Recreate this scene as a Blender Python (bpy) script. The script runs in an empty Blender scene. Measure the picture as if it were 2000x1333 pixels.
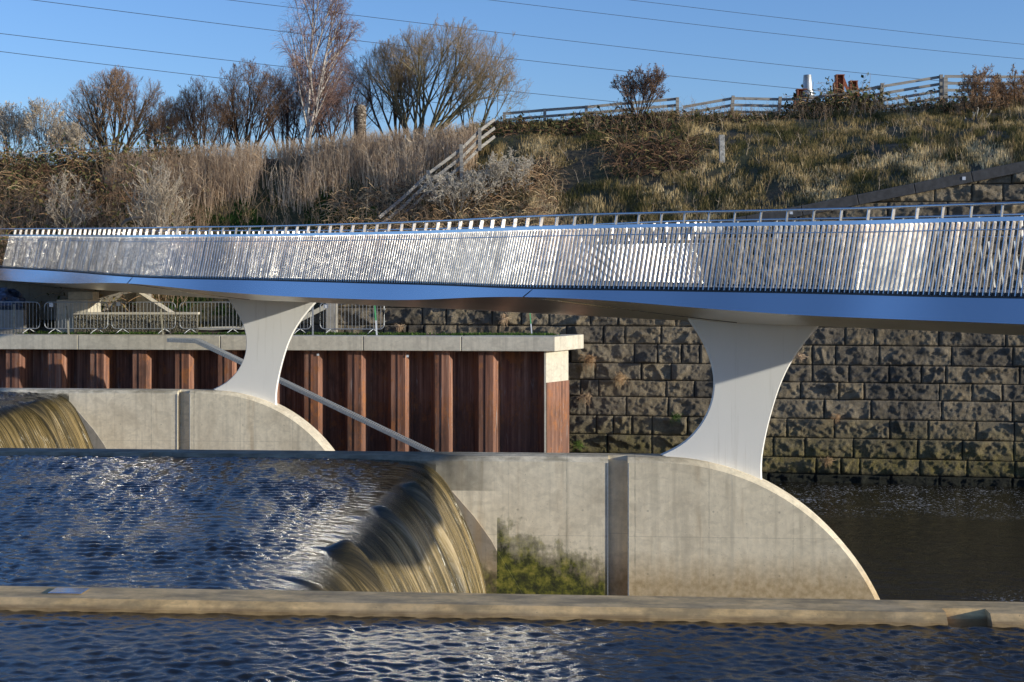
import bpy, math, random
import numpy as np
from mathutils import Vector
PI = math.pi
random.seed(7)
RNG = np.random.default_rng(11)
F = 2777.8          # focal length in photograph pixels (2000 wide)
HY = 532.0          # row of the horizon in the photograph
TH = math.radians(4.0)
CT, ST = math.cos(TH), math.sin(TH)
scene = bpy.context.scene
COL = scene.collection

# ------------------------------------------------------------------ helpers
def W(x, y, d):
    """photo pixel + distance -> point (camera height is z=0)"""
    return np.array([(x-1000.0)/F*d, d, (HY-y)/F*d])

def px2ab(x, y, b):
    """photo pixel on the vertical river-frame plane b -> (a, z)"""
    u = (x-1000.0)/F
    Y = b/(u*ST+CT)
    return (u*Y*CT - Y*ST, (HY-y)*Y/F)

def ab2w(a, b, z=0.0):
    return np.array([a*CT+b*ST, -a*ST+b*CT, z])

def w2ab(X, Y):
    return X*CT-Y*ST, X*ST+Y*CT

class Acc:
    """gathers geometry, then links it as ONE mesh object"""
    def __init__(s): s.V=[]; s.L=[]; s.T=[]; s.n=0; s.A=[]
    def add(s, V, Fc, attr=0.0):
        V=np.asarray(V,dtype=np.float32).reshape(-1,3)
        if isinstance(Fc, np.ndarray):
            s.L.append((Fc+s.n).ravel()); s.T.append(np.full(len(Fc),Fc.shape[1],dtype=np.int32))
        else:
            for f in Fc:
                s.L.append(np.array(f,dtype=np.int64)+s.n); s.T.append(np.array([len(f)],dtype=np.int32))
        if np.isscalar(attr): attr=np.full(len(V),attr,dtype=np.float32)
        s.A.append(np.asarray(attr,dtype=np.float32))
        s.V.append(V); s.n+=len(V)
    def box(s, c, h, ax=None, attr=0.0):
        c=np.asarray(c,float); ax=np.eye(3) if ax is None else np.asarray(ax,float)
        V=[]
        for i in (-1,1):
            for j in (-1,1):
                for k in (-1,1):
                    V.append(c+ax[0]*h[0]*i+ax[1]*h[1]*j+ax[2]*h[2]*k)
        Q=np.array([[0,1,3,2],[4,6,7,5],[0,4,5,1],[2,3,7,6],[0,2,6,4],[1,5,7,3]])
        if np.dot(np.cross(ax[0],ax[1]),ax[2])<0: Q=Q[:,::-1]
        s.add(V,Q,attr)
    def bx(s,x0,x1,y0,y1,z0,z1,attr=0.0):
        s.box(((x0+x1)/2,(y0+y1)/2,(z0+z1)/2),((x1-x0)/2,(y1-y0)/2,(z1-z0)/2),None,attr)
    def beam(s,p,q,w,h,up=(0,0,1),attr=0.0):
        p=np.asarray(p,float);q=np.asarray(q,float);d=q-p;L=np.linalg.norm(d);d/=L
        sd=np.cross(d,up);sd/=np.linalg.norm(sd);u=np.cross(sd,d)
        s.box((p+q)/2,(L/2,w/2,h/2),(d,sd,u),attr)
    def tube(s, P, r, sides=8, attr=0.0, closed=False):
        P=np.asarray(P,float); n=len(P)
        r=np.full(n,r) if np.isscalar(r) else np.asarray(r,float)
        if closed: T=np.roll(P,-1,0)-np.roll(P,1,0)
        else: T=np.gradient(P,axis=0)
        T/=np.linalg.norm(T,axis=1)[:,None]+1e-9
        ref=np.array([0,0,1.0]) if abs(T[:,2]).mean()<.8 else np.array([1.0,0,0])
        U=np.cross(T,ref);U/=np.linalg.norm(U,axis=1)[:,None]+1e-9
        Wv=np.cross(T,U)
        an=np.arange(sides)*2*PI/sides
        V=P[:,None]+r[:,None,None]*(np.cos(an)[None,:,None]*U[:,None]+np.sin(an)[None,:,None]*Wv[:,None])
        idx=np.arange(n*sides).reshape(n,sides)
        a=idx if closed else idx[:-1]; b=np.roll(idx,-1,0) if closed else idx[1:]
        Q=np.stack([a,b,np.roll(b,-1,1),np.roll(a,-1,1)],-1).reshape(-1,4)
        s.add(V.reshape(-1,3),Q,attr)
        if not closed:
            s.add(V[0],[tuple(range(sides))],attr); s.add(V[-1],[tuple(range(sides))[::-1]],attr)
    def segs(s,P0,P1,R0,R1,sides=3,attr=None):
        P0=np.asarray(P0,float);P1=np.asarray(P1,float);n=len(P0)
        if n==0: return
        R0=np.broadcast_to(R0,(n,)).astype(float);R1=np.broadcast_to(R1,(n,)).astype(float)
        D=P1-P0;D/=np.linalg.norm(D,axis=1)[:,None]+1e-9
        ref=np.where(np.abs(D[:,2:3])<.8,np.array([[0,0,1.0]]),np.array([[1.0,0,0]]))
        U=np.cross(D,ref);U/=np.linalg.norm(U,axis=1)[:,None]+1e-9
        Wv=np.cross(D,U)
        an=np.arange(sides)*2*PI/sides
        dirs=np.cos(an)[None,:,None]*U[:,None]+np.sin(an)[None,:,None]*Wv[:,None]
        V=np.concatenate([P0[:,None]+R0[:,None,None]*dirs,P1[:,None]+R1[:,None,None]*dirs],1)
        base=np.arange(n)[:,None,None]*(2*sides)
        k=np.arange(sides);k2=(k+1)%sides
        Q=np.stack([k,k+sides,k2+sides,k2],-1)[None]+base
        at=0.0 if attr is None else np.repeat(np.asarray(attr),2*sides)
        s.add(V.reshape(-1,3),Q.reshape(-1,4),at)
    def grid(s,P,attr=0.0,flip=False):
        """P: (m,n,3)"""
        m,n=P.shape[:2];idx=np.arange(m*n).reshape(m,n)
        Q=np.stack([idx[:-1,:-1],idx[1:,:-1],idx[1:,1:],idx[:-1,1:]],-1).reshape(-1,4)
        if flip: Q=Q[:,::-1]
        s.add(P.reshape(-1,3),Q,attr if np.isscalar(attr) else np.asarray(attr).ravel())
    def obj(s,name,mat,parent=None,smooth=False,label=None,cat=None,group=None,kind=None,loc=None,rz=0,bevel=0,link=True):
        me=bpy.data.meshes.new(name)
        V=np.concatenate(s.V);L=np.concatenate(s.L).astype(np.int32);T=np.concatenate(s.T)
        me.vertices.add(len(V));me.vertices.foreach_set('co',V.ravel())
        me.loops.add(len(L));me.loops.foreach_set('vertex_index',L)
        me.polygons.add(len(T))
        st=np.concatenate([[0],np.cumsum(T)[:-1]]).astype(np.int32)
        me.polygons.foreach_set('loop_start',st);me.polygons.foreach_set('loop_total',T)
        me.polygons.foreach_set('use_smooth',np.full(len(T),bool(smooth)))
        me.update(calc_edges=True);me.validate()
        A=np.concatenate(s.A)
        if A.any() and len(A)==len(me.vertices):
            at=me.attributes.new('rnd','FLOAT','POINT');at.data.foreach_set('value',A)
        if mat: me.materials.append(mat)
        o=bpy.data.objects.new(name,me);COL.objects.link(o)
        if loc is not None: o.location=loc
        o.rotation_euler=(0,0,rz)
        if parent: o.parent=parent
        if bevel:
            m=o.modifiers.new('bevel','BEVEL');m.width=bevel;m.segments=2;m.limit_method='ANGLE';m.angle_limit=math.radians(40)
        tag(o,label,cat,group,kind)
        return o

def tag(o,label=None,cat=None,group=None,kind=None):
    if label:o['label']=label
    if cat:o['category']=cat
    if group:o['group']=group
    if kind:o['kind']=kind
    return o

def empty(name,loc,rz=0,label=None,cat=None,group=None):
    o=bpy.data.objects.new(name,None);COL.objects.link(o);o.location=loc;o.rotation_euler=(0,0,rz)
    o.empty_display_size=.3
    return tag(o,label,cat,group)

def vnoise(x,y,seed=0):
    """smooth value noise, vectorised"""
    xi=np.floor(x).astype(np.int64);yi=np.floor(y).astype(np.int64);fx=x-xi;fy=y-yi
    def h(a,b):
        n=(a*374761393+b*668265263+seed*982451653)&0x7fffffff
        n=((n^(n>>13))*1274126177)&0x7fffffff
        return ((n^(n>>16))&0xffff)/65535.0
    fx=fx*fx*(3-2*fx);fy=fy*fy*(3-2*fy)
    return (h(xi,yi)*(1-fx)+h(xi+1,yi)*fx)*(1-fy)+(h(xi,yi+1)*(1-fx)+h(xi+1,yi+1)*fx)*fy
def fbm(x,y,oct=4,seed=0):
    t=0;a=.5
    for i in range(oct): t=t+a*vnoise(x,y,seed+i);x=x*2.03;y=y*2.03;a*=.5
    return t

# ------------------------------------------------------------------ materials
class NT:
    def __init__(s,name):
        s.m=bpy.data.materials.new(name);s.m.use_nodes=True;s.t=s.m.node_tree;s.t.nodes.clear()
        s.out=s.n('ShaderNodeOutputMaterial');s.b=s.n('ShaderNodeBsdfPrincipled');s.l(s.b.outputs[0],s.out.inputs[0])
    def n(s,t,**k):
        x=s.t.nodes.new(t)
        for a,v in k.items(): setattr(x,a,v)
        return x
    def l(s,a,b): s.t.links.new(a,b)
    def set(s,**k):
        for a,v in k.items():
            a={'rough':'Roughness','metal':'Metallic','ior':'IOR','spec':'Specular IOR Level'}.get(a,a)
            s.b.inputs[a].default_value=v
        return s
    def co(s,scale=(1,1,1),space='Object'):
        tc=s.n('ShaderNodeTexCoord');mp=s.n('ShaderNodeMapping');mp.inputs['Scale'].default_value=scale
        s.l(tc.outputs[space],mp.inputs[0]);return mp.outputs[0]
    def noise(s,scale,vec=None,detail=5,rough=.55,dist=0):
        x=s.n('ShaderNodeTexNoise');x.inputs['Scale'].default_value=scale;x.inputs['Detail'].default_value=detail
        x.inputs['Roughness'].default_value=rough;x.inputs['Distortion'].default_value=dist
        if vec is not None:s.l(vec,x.inputs['Vector'])
        return x.outputs['Fac']
    def ramp(s,fac,stops):
        x=s.n('ShaderNodeValToRGB');s.l(fac,x.inputs[0]);e=x.color_ramp.elements
        while len(e)<len(stops):e.new(.5)
        for el,(p,c) in zip(e,stops):
            el.position=p;el.color=(*c,1) if not np.isscalar(c) else (c,c,c,1)
        return x.outputs[0]
    def mix(s,fac,a,b,mode='MIX'):
        x=s.n('ShaderNodeMix',data_type='RGBA',blend_type=mode)
        for sock,v in ((x.inputs[0],fac),(x.inputs[6],a),(x.inputs[7],b)):
            if isinstance(v,bpy.types.NodeSocket):s.l(v,sock)
            elif np.isscalar(v):sock.default_value=v
            else:sock.default_value=(*v,1)
        return x.outputs[2]
    def math(s,op,a,b=0.0,c=None):
        x=s.n('ShaderNodeMath',operation=op)
        for i,v in enumerate((a,b,c)):
            if v is None: continue
            if isinstance(v,bpy.types.NodeSocket):s.l(v,x.inputs[i])
            else:x.inputs[i].default_value=v
        return x.outputs[0]
    def xyz(s,vec=None):
        x=s.n('ShaderNodeSeparateXYZ')
        s.l(vec if vec is not None else s.co(),x.inputs[0]);return x.outputs
    def band(s,v,lo,hi,soft):
        """1 inside [lo,hi], fading over soft"""
        a=s.n('ShaderNodeMapRange');a.inputs[1].default_value=lo-soft;a.inputs[2].default_value=lo+soft;s.l(v,a.inputs[0])
        b=s.n('ShaderNodeMapRange');b.inputs[1].default_value=hi-soft;b.inputs[2].default_value=hi+soft;s.l(v,b.inputs[0])
        return s.math('MULTIPLY',a.outputs[0],s.math('SUBTRACT',1.0,b.outputs[0]))
    def attr(s,name='rnd'):
        x=s.n('ShaderNodeAttribute');x.attribute_name=name;return x.outputs['Fac']
    def col(s,c):
        if isinstance(c,bpy.types.NodeSocket):s.l(c,s.b.inputs['Base Color'])
        else:s.b.inputs['Base Color'].default_value=(*c,1)
        return s
    def bump(s,h,dist=.01,strength=1.0):
        x=s.n('ShaderNodeBump');x.inputs['Distance'].default_value=dist;x.inputs['Strength'].default_value=strength
        s.l(h,x.inputs['Height']);s.l(x.outputs[0],s.b.inputs['Normal']);return s
    def rough(s,v): s.l(v,s.b.inputs['Roughness']);return s

def simple(name,c,rough=.7,metal=0.0,var=.25,sc=8,bump=0.0,bsc=60):
    t=NT(name).set(rough=rough,metal=metal)
    n=t.noise(sc,t.co())
    lo=tuple(v*(1-var) for v in c);hi=tuple(min(1,v*(1+var)) for v in c)
    t.col(t.ramp(n,[(.3,lo),(.7,hi)]))
    if bump:t.bump(t.noise(bsc,t.co()),bump)
    return t.m

def concrete(name,base=(.44,.40,.33),pier=False,a0=0,moss=False):
    t=NT(name).set(rough=.85)
    c=t.co();x,y,z=t.xyz(c)
    n1=t.noise(1.3,c,6,.65);n2=t.noise(9,c,6,.6);nv=t.noise(1,t.co((7,7,.35)),6,.6)
    b=np.array(base)
    col=t.ramp(n1,[(.3,tuple(b*.74)),(.5,tuple(b*.97)),(.72,tuple(b*1.13))])
    col=t.mix(.5,col,t.ramp(n2,[(.3,tuple(b*.72)),(.7,tuple(b*1.12))]))
    col=t.mix(t.math('MULTIPLY',t.ramp(nv,[(.5,0.),(.72,1.)]),.55),col,tuple(b*.55))
    # blow holes and dark pocks
    sp=t.noise(46,c,2,.5);col=t.mix(t.ramp(sp,[(.71,0.),(.75,.8)]),col,(.09,.075,.055))
    patches=t.noise(3.2,t.co((1,1,1.8)),3,.5,.6)
    col=t.mix(t.ramp(patches,[(.55,0.),(.60,.28)]),col,tuple(b*.6))
    if pier:
        # shutter joints and drip lines, fixed on the wall
        for aj,w,k in ((a0-1.78,.014,.6),(a0-.48,.02,.55),(a0-2.9,.01,.35),(a0+.92,.02,.3),(a0+1.35,.025,-.35),(a0+2.5,.02,.3),(a0-4.6,.012,.4),(a0-7,.012,.4)):
            wob=t.math('ADD',x,t.math('MULTIPLY',t.math('SUBTRACT',t.noise(6,c,2),.5),.03))
            m=t.math('MULTIPLY',t.band(wob,aj-w/2,aj+w/2,w*.6),t.math('MULTIPLY',t.ramp(t.noise(3,t.co((1,1,2))),[(.35,.25),(.6,1.)]),abs(k)))
            col=t.mix(m,col,(.10,.09,.07) if k>0 else (.62,.58,.5))
        # ochre tide zone low on the face
        zz=t.math('ADD',z,t.math('MULTIPLY',t.math('SUBTRACT',nv,.5),.5))
        tide=t.n('ShaderNodeMapRange');tide.inputs[1].default_value=-5.3;tide.inputs[2].default_value=-5.95;t.l(zz,tide.inputs[0])
        col=t.mix(t.math('MULTIPLY',tide.outputs[0],.85),col,t.ramp(n2,[(.35,(.40,.27,.12)),(.62,(.62,.46,.26))]))
        # tie holes on a grid
        gx=t.math('PINGPONG',t.math('ADD',x,30.0-a0),.62);gz_=t.math('PINGPONG',t.math('ADD',z,20.15),.6)
        dd_=t.math('SQRT',t.math('ADD',t.math('MULTIPLY',gx,gx),t.math('MULTIPLY',gz_,gz_)))
        col=t.mix(t.ramp(dd_,[(.014,.4),(.026,0.)]),col,(.16,.14,.11))
        lj=t.math('MULTIPLY',t.band(t.math('ADD',z,t.math('MULTIPLY',n2,.015)),-5.035,-5.025,.006),.35);col=t.mix(lj,col,(.2,.17,.13))
        big=t.math('MULTIPLY',t.ramp(t.noise(.55,t.co((1,1,.7)),6,.7,.8),[(.47,0.),(.62,1.)]),.35);col=t.mix(big,col,(.42,.34,.23))
        # rust coloured weeps
        rw=t.math('MULTIPLY',t.ramp(t.noise(1,t.co((2.3,2.3,.22)),5,.6),[(.58,0.),(.72,1.)]),.55)
        col=t.mix(rw,col,(.38,.24,.10))
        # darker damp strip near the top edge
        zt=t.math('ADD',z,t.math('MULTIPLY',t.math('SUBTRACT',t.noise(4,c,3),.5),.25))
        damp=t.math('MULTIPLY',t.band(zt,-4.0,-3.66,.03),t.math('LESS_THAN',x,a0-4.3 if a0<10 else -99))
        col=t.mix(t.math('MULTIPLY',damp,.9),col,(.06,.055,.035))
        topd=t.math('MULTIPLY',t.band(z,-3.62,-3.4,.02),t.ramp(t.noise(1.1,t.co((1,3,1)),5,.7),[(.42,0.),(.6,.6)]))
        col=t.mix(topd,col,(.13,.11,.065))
        if a0>10: col=t.mix(t.math('MULTIPLY',t.band(z,-3.9,-3.605,.012),t.ramp(t.noise(3,t.co((1,1,4)),5),[(.35,.35),(.6,.75)])),col,(.16,.10,.045))
        if moss:
            wet_shade=t.math('MULTIPLY',t.band(z,-4.2,-3.3,.01),t.band(t.math('ADD',x,t.math('MULTIPLY',t.noise(1.5,c,3),1.2)),-80,a0-2.9,.5))  # wet pier top, with the bridge's shade also painted into the colour
            col=t.mix(t.math('MULTIPLY',wet_shade,t.ramp(t.noise(2,c,4),[(.3,.6),(.7,.9)])),col,(.085,.075,.05))
        ns=t.math('ADD',t.math('MULTIPLY',t.noise(1,t.co((11,11,2.2)),6,.75),.75),t.math('MULTIPLY',t.noise(2.4,c,6,.65),2.0))
        if moss:
            # algae below the spill: high on the left, lower to the right
            top=t.math('ADD',t.math('ADD',t.math('MULTIPLY',t.math('SUBTRACT',x,a0-3.0),-.38),-4.72),t.math('MULTIPLY',t.math('LESS_THAN',x,a0-3.12),-1.0))
            lf=t.band(x,a0-8,a0-1.02,.06)
            d=t.math('SUBTRACT',t.math('ADD',top,t.math('SUBTRACT',ns,1.35)),z)
            m=t.math('MULTIPLY',t.ramp(d,[(0.,0.),(.22,.55),(.7,1.)]),lf)
            col=t.mix(m,col,t.ramp(t.noise(5,c,6,.7),[(.36,(.014,.016,.006)),(.47,(.05,.055,.01)),(.56,(.15,.15,.018)),(.68,(.34,.28,.06))]))
        else:
            d=t.math('SUBTRACT',t.math('SUBTRACT',ns,8.2),z)
            m=t.ramp(d,[(0.,0.),(.45,1.)]);col=t.mix(m,col,(.04,.045,.015))
    t.col(col)
    t.bump(t.math('ADD',t.noise(30,c,6,.7),t.math('MULTIPLY',n2,.6)),.0035,.7)
    return t.m

M={}
M['steel']=NT('brushed_stainless').set(rough=.24,metal=1.0).col((.66,.64,.62)).m
t=NT('slat_stainless').set(rough=.3,metal=.75)
t.col(t.ramp(t.noise(2.5,t.co((1,1,.4)),4,.6),[(.3,(.64,.625,.60)),(.7,(.84,.82,.79))]))
t.rough(t.ramp(t.noise(5,t.co(),4,.7),[(.3,.17),(.7,.28)]));t.bump(t.noise(3.5,t.co(),2),.011,1.0);M['slat']=t.m
t=NT('mirror_fascia').set(rough=.16,metal=.93)
t.col(t.ramp(t.noise(.35,t.co(),3),[(.3,(.58,.59,.60)),(.7,(.64,.645,.65))]))
t.bump(t.noise(.6,t.co(),2),.01,.08);M['fascia']=t.m
t=NT('soffit_stainless').set(rough=.30,metal=.5)
t.col(t.ramp(t.noise(.8,t.co(),4),[(.3,(.66,.61,.52)),(.7,(.76,.71,.62))]))
t.bump(t.noise(.5,t.co(),2),.03,.2);M['soffit']=t.m
t=NT('white_paint').set(rough=.42)
wc=t.ramp(t.noise(1.2,t.co((1,1,.5)),5),[(.3,(.86,.845,.81)),(.7,(.90,.885,.85))])
t.col(t.mix(t.math('MULTIPLY',t.ramp(t.noise(1,t.co((9,9,.35)),6,.7),[(.56,0.),(.7,1.)]),.28),wc,(.48,.45,.38)));t.bump(t.noise(25,t.co(),3),.002,.5);M['white']=t.m
M['deck']=simple('deck_grit',(.16,.15,.14),.9,0,.3,20,.004)
M['kerb']=simple('dark_edge_channel',(.05,.055,.065),.5,.5)
M['pier1']=concrete('pier_concrete_far',(.88,.78,.60),True,-11.94)
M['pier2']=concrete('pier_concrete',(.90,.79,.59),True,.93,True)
M['pier3']=concrete('pier_concrete_wet',(.80,.53,.235),True,13.42)
M['cop']=concrete('coping_concrete',(.68,.62,.50))
M['dcon']=concrete('abutment_concrete',(.36,.33,.28))
M['galv']=simple('galvanised',(.42,.44,.46),.45,.5,.2,25)
M['tagw']=simple('white_tag',(.75,.77,.8),.5,0,.1)

# sheet pile rust
t=NT('sheet_pile_rust').set(rough=.8,metal=.0)
c=t.co();nv=t.noise(1,t.co((9,9,.25)),7,.7);nb=t.noise(7,t.co((3,3,1)),5,.7);x,y,z=t.xyz(c)
col=t.ramp(nv,[(.28,(.06,.026,.018)),(.44,(.18,.078,.05)),(.58,(.32,.155,.10)),(.75,(.50,.31,.22))])
zl=t.math('ADD',z,t.math('MULTIPLY',t.math('SUBTRACT',t.noise(.8,c),.5),.5))
band=t.band(zl,-5.4,-4.35,.22)
col=t.mix(t.math('MULTIPLY',band,t.ramp(nb,[(.45,0.),(.62,.85)])),col,(.30,.11,.03))
low=t.n('ShaderNodeMapRange');low.inputs[1].default_value=-4.2;low.inputs[2].default_value=-5.2;t.l(zl,low.inputs[0])
col=t.mix(t.math('MULTIPLY',low.outputs[0],.4),col,(.09,.045,.03))
wh=t.math('MULTIPLY',t.ramp(t.noise(1,t.co((12,12,.55)),4,.65,1.),[(.60,0.),(.70,.75)]),t.ramp(t.noise(.9,t.co(),3),[(.4,.15),(.6,1.)]))
col=t.mix(wh,col,(.46,.41,.38))
pt=t.math('MULTIPLY',t.ramp(t.noise(2.3,t.co((1,1,.7)),6,.75),[(.54,0.),(.62,.8)]),1.0);col=t.mix(pt,col,(.34,.13,.045))
dk=t.math('MULTIPLY',t.ramp(t.noise(1.4,t.co((1.5,1.5,.5)),6,.7),[(.53,0.),(.66,.6)]),1.0);col=t.mix(dk,col,(.06,.035,.028))
scum=t.band(z,-7.0,-6.4,.1);col=t.mix(t.math('MULTIPLY',scum,.7),col,(.05,.045,.025))
t.col(col);t.bump(t.noise(40,t.co((1,1,.4)),5,.7),.006,.6);M['rust']=t.m
M['rust2']=simple('rusty_steel',(.27,.09,.045),.85,0,.45,9,.01,30)

# rock faced masonry
t=NT('rock_faced_stone').set(rough=.93)
c=t.co();x,y,z=t.xyz(c);r=t.attr()
n=t.noise(4,c,8,.7);nf=t.noise(26,c,6,.75)
col=t.ramp(n,[(.28,(.085,.074,.062)),(.48,(.25,.22,.17)),(.66,(.46,.40,.31)),(.85,(.62,.55,.43))])
col=t.mix(.45,col,t.ramp(nf,[(.35,(.08,.07,.06)),(.6,(.32,.28,.22)),(.78,(.7,.62,.5))]),'MIX')
col=t.mix(t.math('MULTIPLY',t.ramp(r,[(.0,1.),(.35,0.)]),.55),col,(.045,.042,.042))
col=t.mix(t.math('MULTIPLY',r,.5),col,(.30,.235,.14))
stn=t.math('MULTIPLY',t.ramp(t.noise(.7,t.co((1,1,.45)),5,.65),[(.5,0.),(.63,1.)]),.6);col=t.mix(stn,col,(.05,.046,.042))
gz=t.math('ADD',z,t.math('MULTIPLY',t.noise(1.7,c,4),1.6));mm=t.n('ShaderNodeMapRange');mm.inputs[1].default_value=-4.0;mm.inputs[2].default_value=-5.6;t.l(gz,mm.inputs[0])
col=t.mix(t.math('MULTIPLY',mm.outputs[0],t.ramp(n,[(.35,.35),(.6,.9)])),col,t.ramp(nf,[(.35,(.05,.048,.012)),(.65,(.24,.20,.05))]))
col=t.mix(1.0,col,(1.16,1.10,1.0),'MULTIPLY')
wt=t.n('ShaderNodeMapRange');wt.inputs[1].default_value=-6.75;wt.inputs[2].default_value=-6.95;t.l(z,wt.inputs[0])
col=t.mix(wt.outputs[0],col,(.014,.016,.008))
t.col(col);t.bump(t.math('ADD',t.noise(9,c,9,.8,.4),t.math('MULTIPLY',nf,.7)),.11,1.0);M['stone']=t.m
M['mortar']=simple('dark_joint',(.03,.028,.025),.95,0,.3,15)
M['slab']=simple('dark_coping_stone',(.075,.072,.07),.85,0,.3,6,.006,50)
t=NT('pebble_dash').set(rough=.85);v=t.n('ShaderNodeTexVoronoi');v.inputs['Scale'].default_value=16
t.l(t.co(),v.inputs['Vector']);t.col(t.ramp(v.outputs['Distance'],[(.15,(.36,.31,.21)),(.6,(.09,.08,.055))]))
t.bump(v.outputs['Distance'],.04);M['pebble']=t.m

# ground
t=NT('hill_soil').set(rough=.95);c=t.co();n=t.noise(.35,c,6,.6);n2=t.noise(5,c,6,.7)
x,y,z=t.xyz(c)
col=t.ramp(n2,[(.3,(.035,.026,.016)),(.6,(.11,.085,.045)),(.8,(.2,.15,.085))])
g=t.math('MULTIPLY',t.ramp(n,[(.42,0.),(.6,.7)]),1.0)
col=t.mix(g,col,t.ramp(n2,[(.3,(.018,.026,.008)),(.7,(.07,.08,.022))]))
t.col(col);t.bump(n2,.08);M['hill']=t.m
t=NT('bare_soil').set(rough=.95);c=t.co();n2=t.noise(6,c,7,.7)
col=t.ramp(n2,[(.3,(.05,.028,.017)),(.6,(.12,.072,.045)),(.8,(.2,.14,.10))])
col=t.mix(t.ramp(t.noise(1.3,c,5),[(.52,0.),(.62,.8)]),col,(.035,.055,.012))
t.col(col);t.bump(n2,.05);M['soil']=t.m
def veg(name,stops,rough=.8,sp=.2):
    t=NT(name).set(rough=rough,spec=sp);t.col(t.ramp(t.attr(),stops));return t.m
M['grass']=veg('dry_grass',[(0.,(.06,.06,.018)),(.22,(.13,.105,.035)),(.5,(.34,.235,.10)),(.75,(.60,.44,.21)),(1.,(.85,.67,.38))])
M['cane']=veg('dead_cane',[(0.,(.13,.085,.05)),(.35,(.32,.215,.13)),(.7,(.58,.42,.27)),(1.,(.85,.68,.48))])
M['bramble']=veg('bramble_stem',[(0.,(0.066,0.040,0.023)),(.4,(0.208,0.108,0.062)),(.75,(0.416,0.261,0.138)),(1.,(0.680,0.504,0.292))])
M['dleaf']=veg('bramble_leaf',[(0.,(0.022,0.032,0.011)),(.6,(0.081,0.090,0.029)),(1.,(0.234,0.180,0.072))])
M['green']=veg('green_weed',[(0.,(0.017,0.039,0.008)),(.6,(0.049,0.105,0.020)),(1.,(0.140,0.210,0.042))])
def bark(name,c1,c2,c3): return veg(name,[(0.,c1),(.5,c2),(1.,c3)],.85,.15)
M['bark_brown']=bark('brown_bark',(0.076,0.060,0.043),(0.187,0.128,0.076),(0.476,0.289,0.162))
M['bark_dark']=bark('dark_bark',(0.048,0.037,0.029),(0.119,0.076,0.051),(0.289,0.178,0.111))
M['bark_olive']=bark('olive_bark',(0.128,0.111,0.065),(0.272,0.221,0.119),(0.425,0.289,0.170))
M['bark_pale']=bark('pale_twig',(.20,.16,.12),(.40,.325,.235),(.58,.49,.37))
M['bark_grey']=bark('grey_twig',(0.182,0.154,0.126),(0.420,0.364,0.280),(0.644,0.574,0.462))
M['birch_twig']=bark('birch_twig',(.10,.065,.055),(.22,.135,.105),(.33,.21,.17))
t=NT('birch_bark').set(rough=.7);c=t.co((1,1,3));n=t.noise(5,c,5,.7)
t.col(t.mix(t.ramp(n,[(.52,0.),(.6,.9)]),(.56,.50,.43),(.10,.065,.05)));M['birch']=t.m
t=NT('weathered_timber').set(rough=.9);c=t.co();n=t.noise(3,t.co((.6,.6,9)),7,.7)
t.col(t.ramp(n,[(.3,(.16,.145,.13)),(.55,(.34,.315,.275)),(.75,(.55,.51,.44))]));t.bump(n,.006);M['timber']=t.m
M['postc']=simple('pale_concrete_post',(.40,.38,.34),.9,0,.5,9,.01,30)
M['tarp']=simple('blue_grey_tarpaulin',(.07,.10,.17),.4,0,.6,9,.03,14)
M['wire']=simple('power_cable',(.05,.06,.075),.6,.3)
M['stk']=simple('marker_stake_wood',(.33,.31,.24),.8,0,.3)
M['stg']=simple('marker_stake_green',(.10,.42,.17),.6,0,.2)
t=NT('mottled_pillar').set(rough=.9);c=t.co((1,1,1.6));n=t.noise(9,c,5,.7)
t.col(t.ramp(n,[(.42,(.045,.03,.02)),(.56,(.22,.17,.12)),(.66,(.62,.55,.45))]));t.bump(n,.05);M['pillar']=t.m

# water
def water_mat(name,deep,rough=.03,bs=.012,sc=9,foam=False,stretch=(1,1,1)):
    t=NT(name).set(rough=rough,ior=1.45,spec=.5)
    c=t.co(stretch);n=t.noise(sc,c,4,.6);n2=t.noise(sc*3.1,c,3,.6)
    col=t.ramp(t.noise(.5,t.co(),3),[(.3,tuple(v*.75 for v in deep)),(.7,tuple(v*1.25 for v in deep))])
    if foam:
        x,y,z=t.xyz(t.co())
        f=t.noise(9,t.co((1,2.2,1)),3,.6);f2=t.noise(.55,t.co(),3,.6)
        zone=t.math('ADD',t.math('MULTIPLY',t.band(y,43,48.5,1.2),t.band(x,2,30,3)),
                    t.math('ADD',t.math('MULTIPLY',t.band(y,28.5,32.6,.6),t.band(x,8.2,30,.8)),0.0))
        k=t.math('ADD',t.math('MULTIPLY',f,.85),t.math('MULTIPLY',f2,.25))
        m=t.math('MULTIPLY',t.ramp(k,[(.655,0.),(.68,1.)]),zone)
        yy=t.math('ADD',t.math('ADD',y,t.math('MULTIPLY',x,.16)),t.math('MULTIPLY',t.math('SUBTRACT',t.noise(1.2,t.co(),4),.5),.9))
        ln=t.math('MULTIPLY',t.band(yy,32.55,32.8,.1),t.band(x,9.4,40,.4))
        m=t.math('MAXIMUM',m,t.math('MULTIPLY',ln,t.ramp(t.noise(14,t.co(),3),[(.35,0.),(.5,1.)])))
        col=t.mix(m,col,(.8,.8,.8));t.rough(t.ramp(m,[(0.,rough),(1.,.7)]))
    t.col(col)
    t.bump(t.math('ADD',n,t.math('MULTIPLY',n2,.35)),bs,1.0)
    return t.m
M['river']=water_mat('river_water',(.022,.018,.009),.05,.03,2.6,True,(1,2.4,1))
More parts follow.
